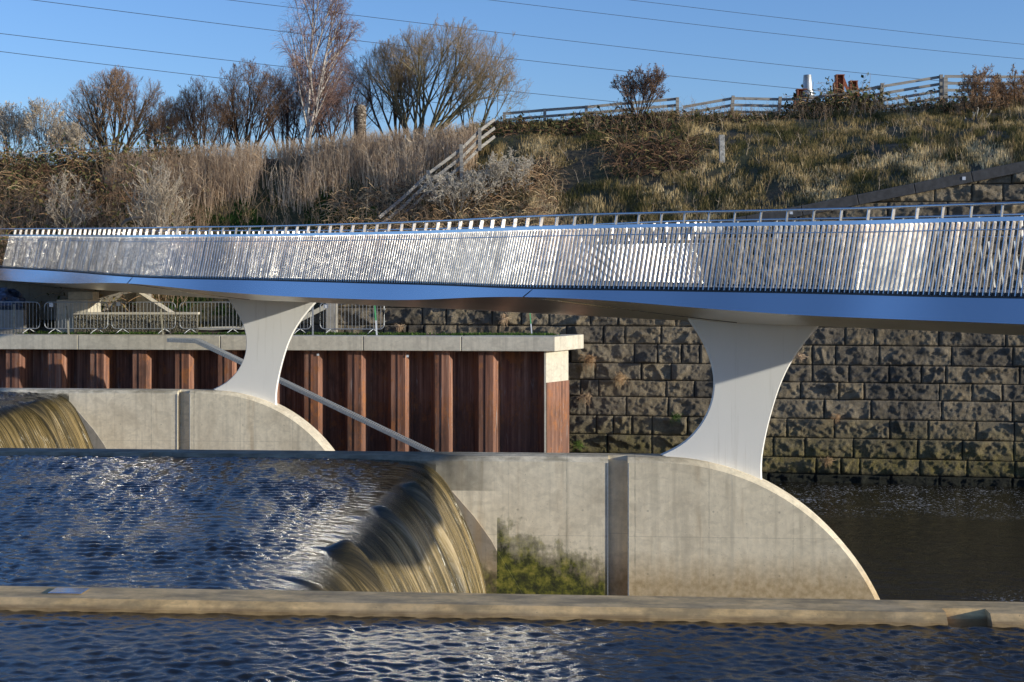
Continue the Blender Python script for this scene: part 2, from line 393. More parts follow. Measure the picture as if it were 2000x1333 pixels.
# pool + spill: attribute rnd = 0 on the pool, 1 on the falling sheet
t=NT('spilling_water').set(rough=.03,ior=1.45)
c=t.co();fall=t.attr()
st=t.noise(1,t.co((.35,4.2,.12)),7,.72,.5);st2=t.noise(1,t.co((.8,24,.3)),5,.7,.4)
mxs=t.math('ADD',t.math('MULTIPLY',st,.72),t.math('MULTIPLY',st2,.28))
sc_=t.ramp(mxs,[(.38,(.02,.016,.006)),(.47,(.08,.06,.024)),(.54,(.25,.18,.075)),(.62,(.50,.38,.20)),(.73,(.72,.62,.44))])
fr=t.math('MULTIPLY',t.ramp(t.noise(1,t.co((2.6,15,2.2)),6,.75,.6),[(.57,0.),(.63,1.)]),t.ramp(fall,[(.6,0.),(1.,.85)]))
fr=t.math('MULTIPLY',fr,t.ramp(t.noise(1,t.co((.3,1.6,.1)),3,.5),[(.47,0.),(.58,1.)]))
sc_=t.mix(fr,sc_,(.85,.80,.66))
sc_=t.mix(t.ramp(fall,[(.35,.8),(.95,0.)]),sc_,(.03,.026,.012))  # upper part of the sheet darkened: shade painted into the water colour
t.col(t.mix(t.ramp(fall,[(.02,0.),(.30,1.)]),(.012,.011,.008),sc_))
rp=t.math('ADD',t.noise(7,t.co((1,1.3,1)),4,.6),t.math('MULTIPLY',t.noise(24,t.co((1,1.2,1)),3,.6),.45))
sp=t.math('ADD',t.math('MULTIPLY',st,1.5),st2)
h=t.n('ShaderNodeMix');h.data_type='FLOAT';t.l(t.ramp(fall,[(.0,0.),(.3,1.)]),h.inputs[0]);t.l(t.math('MULTIPLY',rp,.22),h.inputs[2]);t.l(sp,h.inputs[3])
t.rough(t.ramp(fall,[(0.,.03),(1.,.20)]));t.bump(h.outputs[0],.022,1.0);M['pool']=t.m
M['front']=water_mat('near_pool_water',(.014,.013,.010),.025,.006,14)

# ------------------------------------------------------------------ camera, light
cam=bpy.data.cameras.new('camera');cam.lens=50.0;cam.sensor_width=36;cam.shift_y=-(666.5-HY)/2000
cam.clip_start=.1;cam.clip_end=3000
co=bpy.data.objects.new('camera',cam);COL.objects.link(co);co.location=(0,0,0);co.rotation_euler=(PI/2,0,0);scene.camera=co
SUN_AZ=math.radians(110)     # clockwise from +Y (view direction) towards +X
SUN_EL=math.radians(10.2)
sd=Vector((math.sin(SUN_AZ)*math.cos(SUN_EL),math.cos(SUN_AZ)*math.cos(SUN_EL),math.sin(SUN_EL)))
sl=bpy.data.lights.new('sun','SUN');sl.energy=3.4;sl.angle=math.radians(.53);sl.color=(1,.945,.80)
so=bpy.data.objects.new('sun',sl);COL.objects.link(so);so.rotation_euler=sd.to_track_quat('Z','Y').to_euler();so.location=(30,-10,30)
wd=bpy.data.worlds.new('World');scene.world=wd;wd.use_nodes=True;nt=wd.node_tree;nt.nodes.clear()
sk=nt.nodes.new('ShaderNodeTexSky');sk.sky_type='NISHITA';sk.sun_disc=False;sk.sun_elevation=SUN_EL;sk.sun_rotation=SUN_AZ
sk.air_density=1.0;sk.dust_density=0.3;sk.ozone_density=4.9;sk.altitude=50
bg=nt.nodes.new('ShaderNodeBackground');bg.inputs[1].default_value=.15
ou=nt.nodes.new('ShaderNodeOutputWorld');mx=nt.nodes.new('ShaderNodeMix');mx.data_type='RGBA';mx.blend_type='MULTIPLY';mx.inputs[0].default_value=1.0;mx.inputs[7].default_value=(1.12,.965,1.04,1)
nt.links.new(sk.outputs[0],mx.inputs[6]);nt.links.new(mx.outputs[2],bg.inputs[0]);nt.links.new(bg.outputs[0],ou.inputs[0])
vs=scene.view_settings;vs.view_transform='Standard';vs.look='None';vs.gamma=1;vs.exposure=.46
scene.cycles.use_denoising=True;scene.cycles.max_bounces=8;scene.cycles.sample_clamp_indirect=90
scene.cycles.caustics_reflective=True

# ------------------------------------------------------------------ footbridge
BX=[-60,0,50,100,150,200,250,292,344,396,448,500,532,584,636,688,740,780,840,900,960,1000,1072,1144,1216,1288,1350,1402,1474,1546,1618,1680,1734,1818,1902,2000,2130,2280]
YR=[447.5,447,446.9,446.9,446.6,446.2,445.2,444.3,443.3,442.6,442.3,442.3,441,439.8,438,436.5,435.5,433.8,431.7,428,424.8,422.7,420.2,417.6,415.7,413.9,412.6,411.7,410.4,408.6,406.8,405.8,403.5,400.4,397.2,394.3,390,384]
YB=[519.5,522.5,524.9,527.2,530.8,535,539.6,541.5,542.8,543.8,544.7,545.7,547,547.7,549.3,550.6,552.2,552.8,554.3,556.2,558.8,560.9,563,563.3,563.9,565.3,566.5,567,568.3,569.6,571,572,574.8,576.9,577.5,579.2,582,585]
YF=[543,547,550.2,552.8,555,552.6,552.8,556,561.3,567,571.7,574.6,577.6,580.2,582,584,585.7,586.8,586.2,582.8,580.2,579.8,580.6,584.2,588.2,595,599.9,604.4,609.8,614.8,618.8,621,622.6,625.8,629,633.6,639,646]
KX=[-60,0,100,154,200,250,290,344,396,440,620,688,740,840,900,960,1000,1072,1144,1216,1288,1340,1600,1680,1734,1818,1902,2000,2130,2280]
KY=[544,549,558,562.8,565,568.5,572.5,575.6,579.5,582,590.6,593,596.4,600,602.7,606,608.6,611.6,615.2,618.2,621.5,625,635.9,639.5,641,645,649,653,658,664]
BXs=np.arange(-60,2281,5.0)
def sm(y,w=5):
    k=np.exp(-.5*(np.arange(-3*w,3*w+1)/w)**2);k/=k.sum()
    yp=np.concatenate([2*y[0]-y[3*w:0:-1],y,2*y[-1]-y[-2:-3*w-2:-1]]);return np.convolve(yp,k,'valid')
yr=sm(np.interp(BXs,BX,YR),6);yb=sm(np.interp(BXs,BX,YB),6);yf=sm(np.interp(BXs,BX,YF),5)
dd=F*1.4/(yb-yr);dd=sm(dd,8)
PX=(BXs-1000)/F*dd;PY=dd
# resample by arc length
def resample(X,Y,arrs,step):
    s=np.concatenate([[0],np.cumsum(np.hypot(np.diff(X),np.diff(Y)))])
    n=int(s[-1]/step);q=np.arange(n+1)*step
    return [np.interp(q,s,a) for a in [X,Y]+arrs],s[-1]
(px_,py_,yb_,yf_,xx_),LEN=resample(PX,PY,[yb,yf,BXs],.1)
hg_=np.maximum(.12,(yf_-yb_)*py_/F);zb_=(HY-yb_)/F*py_
keep=xx_<2120;px_,py_,hg_,zb_,yf_=[v[keep] for v in (px_,py_,hg_,zb_,yf_)];NV=len(px_)
tdir=np.array([px_[-1]-px_[-12],py_[-1]-py_[-12]]);tdir/=np.linalg.norm(tdir);NE=95
ex=np.arange(1,NE+1)*.1
px_=np.concatenate([px_,px_[-1]+tdir[0]*ex]);py_=np.concatenate([py_,py_[-1]+tdir[1]*ex])
hg_=np.concatenate([hg_,np.full(NE,hg_[-1])]);zb_=np.concatenate([zb_,np.full(NE,zb_[-1])])
NB=len(px_)
tx=np.gradient(sm(px_,6));ty=np.gradient(sm(py_,6));tl=np.hypot(tx,ty);tx/=tl;ty/=tl
TAN=np.stack([tx,ty,0*tx],1)
INW=np.stack([-ty,tx,0*tx],1)
zb=sm(zb_,12)
BASE=np.stack([px_,py_,zb],1)
UP=np.array([0,0,1.0])
KN=[]
for i in range(NB):
    o=.42*hg_[i]+.03;p=BASE[i]-INW[i]*o
    z=(HY-yf_[i])/F*p[1] if i<NV else None
    if i==NV-1: lastdz=z-BASE[i][2]
    KN.append([p[0],p[1],z if z is not None else BASE[i][2]+lastdz])
KN=np.array(KN);KN[:,2]=sm(KN[:,2],6)
WID=4.9
CEN=BASE+INW*WID/2
cxp=1000+F*CEN[:,0]/CEN[:,1]
KZ=(HY-np.interp(cxp,KX,KY))/F*CEN[:,1];ic=int(np.argmax((cxp>2200)|(np.arange(NB)>=NV)));KZ[ic:]=KZ[ic-1];KZ=sm(KZ,15)
KZ=np.minimum(KZ,KN[:,2]-.12)
LEAN=.27;BANDH=1.16
bridge=empty('footbridge',tuple(ab2w(*w2ab(4.7,27.3),-3.5)),0,'curving stainless steel footbridge with slatted parapets crossing the weir on white waisted legs','footbridge')
BL=np.array(bridge.location)
def bobj(acc,name,mat,**k):
    o=acc.obj(name,mat,**k)
    o.parent=bridge;o.matrix_parent_inverse=__import__('mathutils').Matrix.Translation(-Vector(BL))
    return o
hk=KN[:,2]-BASE[:,2]
KNf=BASE+INW*(WID+(.42*(-hk)+.03)[:,None]);KNf[:,2]=KN[:,2]
BASEf=BASE+INW*WID
# fascia near / far
for B_,K_,fl in ((BASE,KN,False),(BASEf,KNf,True)):
    a=Acc();sgn=-1 if not fl else 1
    lip=B_+INW*sgn*.03-UP*.035
    rows=[lip,lip+(K_-lip)*.33,lip+(K_-lip)*.66,K_]
    a.grid(np.stack(rows,0),flip=fl)
    bobj(a,'fascia',M['fascia'],smooth=True)
# edge channel
for B_,fl in ((BASE,False),(BASEf,True)):
    a=Acc();sgn=-1 if not fl else 1
    r0=B_+INW*sgn*.03-UP*.034;r1=B_+INW*sgn*.03-UP*.012;r2=B_-INW*sgn*.06-UP*.010;r3=B_-INW*sgn*.065+UP*.05;r4=B_-INW*sgn*.08+UP*.05;r5=B_-INW*sgn*.08-UP*.03
    a.grid(np.stack([r0,r1,r2,r3,r4,r5],0),flip=not fl)
    bobj(a,'edge_channel',M['kerb'])
# soffit
a=Acc();rows=[]
def lerp(p,q,t): return p+(q-p)*t
KL=CEN-INW*.45;KL[:,2]=KZ;KR=CEN+INW*.45;KR[:,2]=KZ
for tt in (0,.2,.4,.6,.8,1):
    p=lerp(KN,KL,tt);p[:,2]-=.06*math.sin(PI*tt)*0+.0;rows.append(p)
C0=CEN.copy();C0[:,2]=KZ-.02;rows.append(C0)
for tt in (1,.8,.6,.4,.2,0):rows.append(lerp(KNf,KR,tt))
a.grid(np.stack(rows,0))
# end caps
bobj(a,'soffit',M['soffit'],smooth=True)
a=Acc();d0=BASE-INW*-.08+UP*.012;d1=BASEf-INW*.08+UP*.012
a.grid(np.stack([d0,lerp(d0,d1,.5)+UP*.03,d1],0));bobj(a,'deck',M['deck'])
# weld seams on the soffit and fascia: thin raised beads
for x0 in (262,1042):
    i=int(np.argmin(abs(1000+F*px_/py_-x0)));a=Acc()
    p=BASE[i]-INW[i]*.034-UP*.04;q=KN[max(0,i-2)]-INW[i]*.006
    a.tube([p,(p+q)/2-INW[i]*.004,q],.006,6);bobj(a,'weld_seam',M['kerb'])
    j=min(NB-1,i+38);a=Acc();pts=[lerp(KN[i+k],KL[i+k],k/38.)-UP*.004 for k in range(0,39,3)]
    a.tube(pts,.011,6);bobj(a,'weld_seam',M['steel'])
# parapets
def prof(B_,sgn):
    return B_+INW*sgn*LEAN+UP*BANDH
topN=prof(BASE,1);topF=prof(BASEf,-1)
for T_,sgn in ((topN,1),(topF,-1)):
    a=Acc();out=-sgn*INW
    ud=INW*sgn*.164*.065+UP*.065
    r0=T_-ud*.5+out*.05;r1=T_+ud*.5+out*.05;r2=T_+ud*.5+out*.036;r3=T_-ud*.5+out*.036
    a.grid(np.stack([r0,r1,r2,r3,r0],0),flip=(sgn>0));bobj(a,'parapet_rail',M['steel'])
    a=Acc();H_=T_+INW*sgn*.04+UP*.235
    i0=3 if sgn>0 else 0
    a.tube(H_[::4],.025,10)
    bobj(a,'handrail',M['steel'],smooth=True)
    # inner thin rail (seen under the band of the far parapet)
    a=Acc();a.tube((T_-UP*.16-INW*sgn*.05+out*0)[::4],.012,6);bobj(a,'inner_rail',M['steel'],smooth=True)
def slatV(p,q,tan,inw,D,Tn):
    up=(q-p);up=up/np.linalg.norm(up);w=inw-up*np.dot(inw,up);w/=np.linalg.norm(w);n=np.cross(up,w)
    return (p+q)/2,(np.linalg.norm(q-p)/2,D/2,Tn/2),(up,w,n)
xpix=1000+F*px_/py_
nearidx=[i for i in range(NB)]
slat_jobs=[]
for i in range(1,NB-1):
    if xpix[i]<4: continue
    j=np.array([random.uniform(-.002,.002),random.uniform(-.002,.002),0])
    rot=random.gauss(0,.045);w=INW[i]*math.cos(rot)+TAN[i]*math.sin(rot)
    slat_jobs.append((slatV(BASE[i]+INW[i]*.035-UP*.008+j,topN[i]+TAN[i]*.052+INW[i]*.012-UP*.03,TAN[i],w,.088,.014),py_[i],xpix[i],0))
    rot+=.17;w=INW[i]*math.cos(rot)-TAN[i]*math.sin(rot)
    pf=BASEf[i]-INW[i]*.035+UP*.0;qf=topF[i]-INW[i]*.012-UP*.25
    slat_jobs.append((slatV(pf,qf,TAN[i],w,.075,.014),BASEf[i][1],1000+F*BASEf[i][0]/BASEf[i][1],1))
def inview(x): return -5<x<2005
vis=[s for s in slat_jobs if s[3]==0 and inview(s[2])];vis.sort(key=lambda s:s[1])
own=set(id(s) for s in vis[:100])
for s in vis[:100]:
    a=Acc();a.box(*s[0]);bobj(a,'slat',M['slat'])
a=Acc()
for s in slat_jobs:
    if id(s) not in own:a.box(*s[0])
bobj(a,'slats',M['slat'],kind='stuff')
posts=[]
for i in range(2,NB-1,5):
    if xpix[i]<6: continue
    posts.append((slatV(topN[i]+TAN[i]*.052+INW[i]*.012+UP*.034,topN[i]+TAN[i]*.06+INW[i]*.04+UP*.212,TAN[i],INW[i]*.985-TAN[i]*.17,.085,.014),py_[i],xpix[i],0))
for i in range(4,NB-1,5):
    posts.append((slatV(topF[i]-INW[i]*.012-UP*.18,topF[i]-INW[i]*.04+UP*.212,TAN[i],INW[i],.06,.016),BASEf[i][1],xpix[i],1))
vis=sorted([s for s in posts if inview(s[2])],key=lambda s:(s[3],s[1]))
own=set(id(s) for s in vis[:100])
for s in vis[:100]:
    a=Acc();a.box(*s[0]);bobj(a,'post',M['slat'])
a=Acc()
for s in posts:
    if id(s) not in own:a.box(*s[0])
bobj(a,'posts',M['slat'],kind='stuff')
# legs: white plates waisted by two arcs
LP=[(1330,600),(1345,628),(1366,655),(1383,690),(1392,718),(1396,748),(1393,778),(1384,806),(1368,834),(1345,860),(1320,877),(1290,890)]
RP=[(1640,598),(1603,637),(1578,665),(1556,695),(1539,724),(1525,756),(1514,790),(1505,822),(1497,856),(1491,890),(1489,915),(1491,948)]
def make_leg(da,db):
    bc=27.55;th=.19
    def cs(P):
        P=np.array([px2ab(x,y,bc-th) for x,y in P]);s=np.linspace(0,len(P)-1,45)
        return np.stack([sm(np.interp(s,range(len(P)),P[:,k]),2) for k in (0,1)],1)
    L=cs(LP);R=cs(RP)
    # bring both edges to the same count and loft
    acc=Acc();e=.03
    def pt(a_,z,b): return np.stack([a_,np.full_like(a_,b),z],1)
    rows=[]
    dirn=(R-L)/np.linalg.norm(R-L,axis=1)[:,None]
    te=.02;fr=[0,.02,.5,.98,1];hw=[te,.07,.075,.07,te]
    seq=[(L+(R-L)*f,bc-h_) for f,h_ in zip(fr,hw)]+[(R+(L-R)*f,bc+h_) for f,h_ in zip(fr,hw)]
    seq.append(seq[0])
    G=np.stack([pt(p[:,0],p[:,1],b) for p,b in seq],0)
    G[:,:,0]+=da;G[:,:,1]+=db
    X=G[:,:,0]*CT+G[:,:,1]*ST;Y=-G[:,:,0]*ST+G[:,:,1]*CT
    acc.grid(np.stack([X,Y,G[:,:,2]],-1),flip=True)
    return acc
for da,db in ((0,0),(-12.87,14.45)):
    o=bobj(make_leg(da,db),'leg',M['white'],smooth=True)
    m=o.modifiers.new('es','EDGE_SPLIT');m.split_angle=math.radians(25)

# ------------------------------------------------------------------ weir piers
PZ=-3.54;PR=4.55;CH=.09
def pier(name,mat,a0,b0,b1,left,right,label,z_end=-8.2):
    def outline(inset):
        P=[(left,PZ-inset)]
        xs=[a0-9.95,a0-9.5,a0-.99,a0-.62,a0]
        for k in range(0,41):
            an=PI/2*k/40;P.append((a0+(PR-inset)*math.sin(an),PZ-PR+(PR-inset)*math.cos(an)))
        return P
    acc=Acc()
    def seg(pts0,ptsC,b_near,chamf):
        # pts lists (a,z) along the top; closed to z_end at bottom
        def ring(pts,b): return np.array([(pts[0][0],b,z_end)]+[(p[0],b,p[1]) for p in pts]+[(pts[-1][0],b,z_end)])
        rs=[ring(ptsC,b_near),ring(pts0,b_near+chamf),ring(pts0,b1-CH),ring(ptsC,b1)]
        G=np.stack(rs,0);acc.grid(G,flip=False)
        n=G.shape[1];acc.add(rs[0],[tuple(range(n))]);acc.add(rs[3],[tuple(range(n))[::-1]])
    cuts=[left,a0-9.95,a0-9.5,a0-.99,a0-.62]
    def fl(a_,b_,deep):
        seg([(a_,PZ),(b_,PZ)],[(a_,PZ-CH),(b_,PZ-CH)],b0+deep,CH)
    fl(cuts[0],cuts[1],0);fl(cuts[1],cuts[2],.2);fl(cuts[2],cuts[3],0);fl(cuts[3],cuts[4],.3)
    o0=[p for p in outline(0)];oC=[p for p in outline(CH)]
    o0[0]=(cuts[4],PZ);oC[0]=(cuts[4],PZ-CH)
    seg(o0,oC,b0,CH)
    o=acc.obj(name,mat,rz=-TH,label=label,cat='weir pier')
    return o
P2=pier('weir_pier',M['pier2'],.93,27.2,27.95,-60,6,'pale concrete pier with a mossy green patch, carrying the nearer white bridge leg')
P1=pier('weir_pier',M['pier1'],-11.94,41.65,42.4,-60,6,'farthest concrete pier, carrying the smaller-looking white leg before the rusty sheet piles')
P3=pier('weir_pier',M['pier3'],13.42,14.98,15.7,-60,20,'long brown wet-topped pier nearest the viewer, standing between the two dark blue pools')
# steel slot guides of the stop-log grooves
for P,a0,b0 in ((P2,.93,27.2),(P1,-11.94,41.65)):
    a=Acc();a.bx(a0-.62,a0-.595,b0-.012,b0+.05,-7.4,PZ-CH-.01);a.bx(a0-1.01,a0-.99,b0-.012,b0+.05,-7.4,PZ-CH-.01)
    o=a.obj('slot_guide',M['galv']);o.parent=P
# cheek plates where the spill meets the pier
def cheek(P,da,db,mat):
    arc=[(800,905),(826,915),(850,930),(880,956),(905,985),(927,1010),(945,1035),(960,1056),(970,1075),(995,1116),(1015,1150),(1040,1200)]
    A=np.array([px2ab(x,y,27.2) for x,y in arc]);A[:,0]+=da
    b=27.2+db-.035;n=len(A);acc=Acc()
    top=np.array([(p[0],b,p[1]) for p in A]);top2=top+np.array([.0,.034,.0])
    low=np.array([(p[0]-1.2,b,p[1]-.5) for p in A])
    acc.grid(np.stack([top2,top,low],0),flip=True)
    o=acc.obj('cheek_plate',mat);o.parent=P
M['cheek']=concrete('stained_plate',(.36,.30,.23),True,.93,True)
M['cheek2']=concrete('stained_plate_pale',(.30,.28,.25))
cheek(P2,0,0,M['cheek']);cheek(P1,-12.87,14.45,M['cheek2'])
# glazed access lid on the near pier
a=Acc()
c0=ab2w(*w2ab(*(W(140,1154,15.75)[:2])),0);ca,cb=w2ab(c0[0],c0[1])
a.bx(ca-.22,ca+.16,cb-.13,cb+.12,PZ+.004,PZ+.02)
o=a.obj('access_lid',NT('wet_lid').set(rough=.06,metal=.9).col((.7,.7,.72)).m,bevel=.01);o.parent=P3

# ------------------------------------------------------------------ water
def waves(a,b,seed,lams,amp,n=26,spread=.9,main=0.0):
    r=np.random.default_rng(seed);h=np.zeros_like(a)
    for i in range(n):
        lam=lams[0]*(lams[1]/lams[0])**r.random();k=2*PI/lam;th=main+r.normal()*spread
        mod=.6+.8*vnoise(a*.7+i*13,b*.7+i*7,seed+i)
        h+=amp*lam/lams[1]*mod*np.sin(k*(a*math.cos(th)+b*math.sin(th))+r.random()*6.28)/math.sqrt(n)*1.6
    return h
PROF=[(-1.6,-3.60),(-1.0,-3.612),(-.5,-3.63),(-.2,-3.645),(0,-3.662),(.12,-3.69),(.23,-3.735),(.37,-3.83),(.52,-3.99),(.67,-4.2),(.82,-4.49),(.95,-4.75),(1.07,-5.03),(1.18,-5.33),(1.27,-5.62),(1.34,-5.9),(1.39,-6.17),(1.47,-6.7),(1.55,-7.35)]
def pool(ac,b0,b1,left,seed,ridges):
    pr=np.array(PROF);s=np.concatenate([[0],np.cumsum(np.hypot(np.diff(pr[:,0]),np.diff(pr[:,1])))])
    q=np.arange(0,s[-1],.035);pa=sm(np.interp(q,s,pr[:,0]),3);pz=sm(np.interp(q,s,pr[:,1]),3)
    fa=np.concatenate([np.arange(left,ac-14,.25),np.arange(ac-14,ac-1.6,.045),pa+ac])
    fz=np.concatenate([np.full(len(fa)-len(pz),-3.60),pz])
    bb=np.arange(b0,b1+.02,.045)
    A,B=np.meshgrid(fa,bb,indexing='ij');Z=np.repeat(fz[:,None],len(bb),1)
    sl=np.gradient(fz,fa);nx=-sl/np.sqrt(1+sl*sl);nz=1/np.sqrt(1+sl*sl)
    steep=np.clip((ac+.02-A)/.85,0,1)
    fallv=np.clip((A-(ac-.02))/.85,0,1)
    h=waves(A,B,seed,(.085,.30),.0118,44,.75,1.3)*(.5+1.0*fbm(A*.35,B*.5,2,92))*(.06+.94*steep)
    # long stream ridges forming over the crest
    f2=np.clip((A-(ac-.3))/.6,0,1)
    rid=(fbm(B*2.6+3,A*.3,4,seed)-.45)*.16+(fbm(B*12,A*.5,3,seed+5)-.4)*.03
    h=h+rid*f2
    # curved V waves just upstream of the crest
    for (rb,ra,hh,wd) in ridges:
        t=np.clip((A-(ac+ra))/.28,0,1);t=t*t*(3-2*t);dec=np.exp(-np.clip(A-(ac+ra),0,9)/.9)
        cb=rb-.30*np.clip(A-(ac+ra),0,2)**1.2
        g=np.exp(-((B-cb)/(wd*(1+.7*np.clip(A-(ac+ra),0,2))))**2)
        h=h+hh*g*t*(.35+.65*dec)
        g2=np.exp(-((B-cb+.22)/.12)**2);h=h-hh*.35*g2*t*dec
    A2=A+nx[:,None]*h;Z2=Z+nz[:,None]*h
    acc=Acc();acc.grid(np.stack([A2,B,Z2],-1),attr=fallv.ravel()+1e-4)
    return acc.obj('river_water',M['pool'],rz=-TH,smooth=True,kind='structure')
pool(-3.75,15.68,27.22,-45,3,[(24.6,.05,.22,.13),(22.0,-.05,.10,.10),(18.7,-.05,.22,.13)])
pool(-16.62,27.93,41.67,-60,9,[(39.3,.1,.26,.22),(34,.0,.24,.2)])
# near pool
acc=Acc();fa=np.concatenate([np.arange(-40,-7,.4),np.arange(-7,7.5,.03),np.arange(7.5,22,.4)]);bb=np.concatenate([np.arange(-12,10.5,.4),np.arange(10.5,15.01,.022)])
A,B=np.meshgrid(fa,bb,indexing='ij')
h=waves(A,B,21,(.06,.30),.0085,60,.7,1.45)*(.45+1.1*fbm(A*.45,B*.8,2,91))+waves(A,B,22,(.4,1.2),.006,12,.9,1.2)
acc.grid(np.stack([A,B,-3.66+h],-1));acc.obj('near_pool_water',M['front'],rz=-TH,smooth=True,kind='structure')
# lower river
acc=Acc();fa=np.concatenate([np.arange(-60,-4,1.),np.arange(-4,22,.09),np.arange(22,90,1.5)]);bb=np.concatenate([np.arange(-40,26,1.5),np.arange(26,50.5,.09),np.arange(51,56,1.)])
A,B=np.meshgrid(fa,bb,indexing='ij');h=waves(A,B,31,(.25,1.3),.011,24,.7,1.3)
acc.grid(np.stack([A,B,-7.2+h],-1));acc.obj('lower_river_water',M['river'],rz=-TH,smooth=True,kind='structure')
# concrete weir sills below the spill
for k,(ac,b0,b1,w_) in enumerate(((-3.75,15.7,27.2,'nearer'),(-16.62,27.95,41.65,'farther'))):
    acc=Acc();pr=[(-6,-3.9),(-.3,-3.9),(0,-3.93),(.3,-4.12),(.6,-4.5),(.85,-5.0),(1.05,-5.6),(1.15,-6.2),(1.25,-8)]
    G=np.array([[(ac+p[0],b,p[1]) for b in (b0+.01,b1-.01)] for p in pr]);acc.grid(G)
    acc.obj('weir_sill',M['dcon'],rz=-TH,smooth=True,label=f'curved concrete sill under the {w_} sheet of spilling water',cat='weir')
# river bed so nothing is open below
acc=Acc();acc.bx(-200,200,-60,120,-9.2,-8.4);acc.obj('river_bed',M['soil'],kind='structure')

# ------------------------------------------------------------------ sheet pile wall
acc=Acc();B0=47.75;per=1.49
SE=px2ab(1066,700,B0)[0]
xs=[];x=-46.0
# start so that out-pans fall where the photograph shows them
ph=px2ab(11.5,700,B0)[0]
k0=math.floor((x-ph)/per);x=ph+k0*per
while x<SE-.9:
    for dx,dy in ((0,0),(.24,0),(.48,0),(.70,.62),(1.27,.62)):
        xs.append((x+dx,B0+dy))
    x+=per
xs=[p for p in xs if p[0]<SE-.35]+[(SE-.3,B0+.62),(SE-.02,B0+.05)]
G=np.array([[(p[0],p[1],z) for p in xs] for z in (-8.2,-2.5)])
acc.grid(G,flip=True)
sheet=acc.obj('sheet_pile_wall',M['rust'],rz=-TH,label='rusty corrugated sheet pile river wall under a pale concrete coping',cat='retaining wall')
a=Acc()   # interlock ribs
for i in range(len(xs)-1):
    if abs(xs[i][1]-B0)<.01 and abs(xs[i+1][1]-B0)<.01 and i+2<len(xs) and abs(xs[i+2][1]-B0)>.1:
        a.bx(xs[i][0]-.02,xs[i][0]+.02,B0-.022,B0-.002,-8.1,-2.52)
o=a.obj('interlock_rib',M['rust']);o.parent=sheet
# coping, in lengths
zt=-2.16;joints=[-60,px2ab(-420,660,47.5)[0],px2ab(152,660,47.5)[0],px2ab(430,660,47.5)[0],px2ab(709,660,47.5)[0],px2ab(901,660,47.5)[0],px2ab(1084,660,47.5)[0]]
for i in range(len(joints)-1):
    a=Acc();x0=joints[i]+.008;x1=joints[i+1]-.008
    if i==len(joints)-2:
        V=[];
        pts=[(x0,47.5),(x1,47.5),(x1+.98,49.1),(x1+.95,50.4),(x0,50.4)]
        # flat quay slab end with a splayed face
        pts=[(x0,47.5),(x1,47.5),(x1+.93,49.4),(x1+.75,49.6),(x0,48.3)]
        for z in (zt-.49,zt):
            V+= [(p[0],p[1],z) for p in pts]
        n=5;Fc=[tuple(range(n))[::-1],tuple(range(n,2*n))]+[(k,(k+1)%n,(k+1)%n+n,k+n) for k in range(n)]
        a.add(V,Fc)
    else: a.bx(x0,x1,47.5,48.3,zt-.49,zt)
    o=a.obj('coping',M['cop'],bevel=.02);o.parent=sheet
# end pillar: pale concrete above, rusted box pile below
a=Acc();xa=SE;pe=[(xa,47.78),(xa+.72,49.0),(xa+.5,49.3),(xa-.2,48.2)]
def prism(acc,pts,z0,z1):
    n=len(pts);V=[(p[0],p[1],z0) for p in pts]+[(p[0],p[1],z1) for p in pts]
    acc.add(V,[tuple(range(n))[::-1],tuple(range(n,2*n))]+[(k,(k+1)%n,(k+1)%n+n,k+n) for k in range(n)])
prism(a,pe,-3.72,zt-.49);o=a.obj('end_block',M['cop']);o.parent=sheet
a=Acc();pe2=[(p[0]+.03,p[1]+.02) for p in pe];prism(a,pe2,-8.2,-3.72);o=a.obj('end_pile',M['rust']);o.parent=sheet
a=Acc();a.bx(xa-.05,xa+.01,47.70,47.78,-8.2,-2.66);o=a.obj('end_strip',M['cop']);o.parent=sheet
# white survey target
for x_,y_ in ((621,693),(796,696)):
    a=Acc();c=px2ab(x_,y_,B0-.03);a.bx(c[0]-.04,c[0]+.04,B0-.035,B0-.028,c[1]-.04,c[1]+.04);o=a.obj('survey_target',M['tagw']);o.parent=sheet

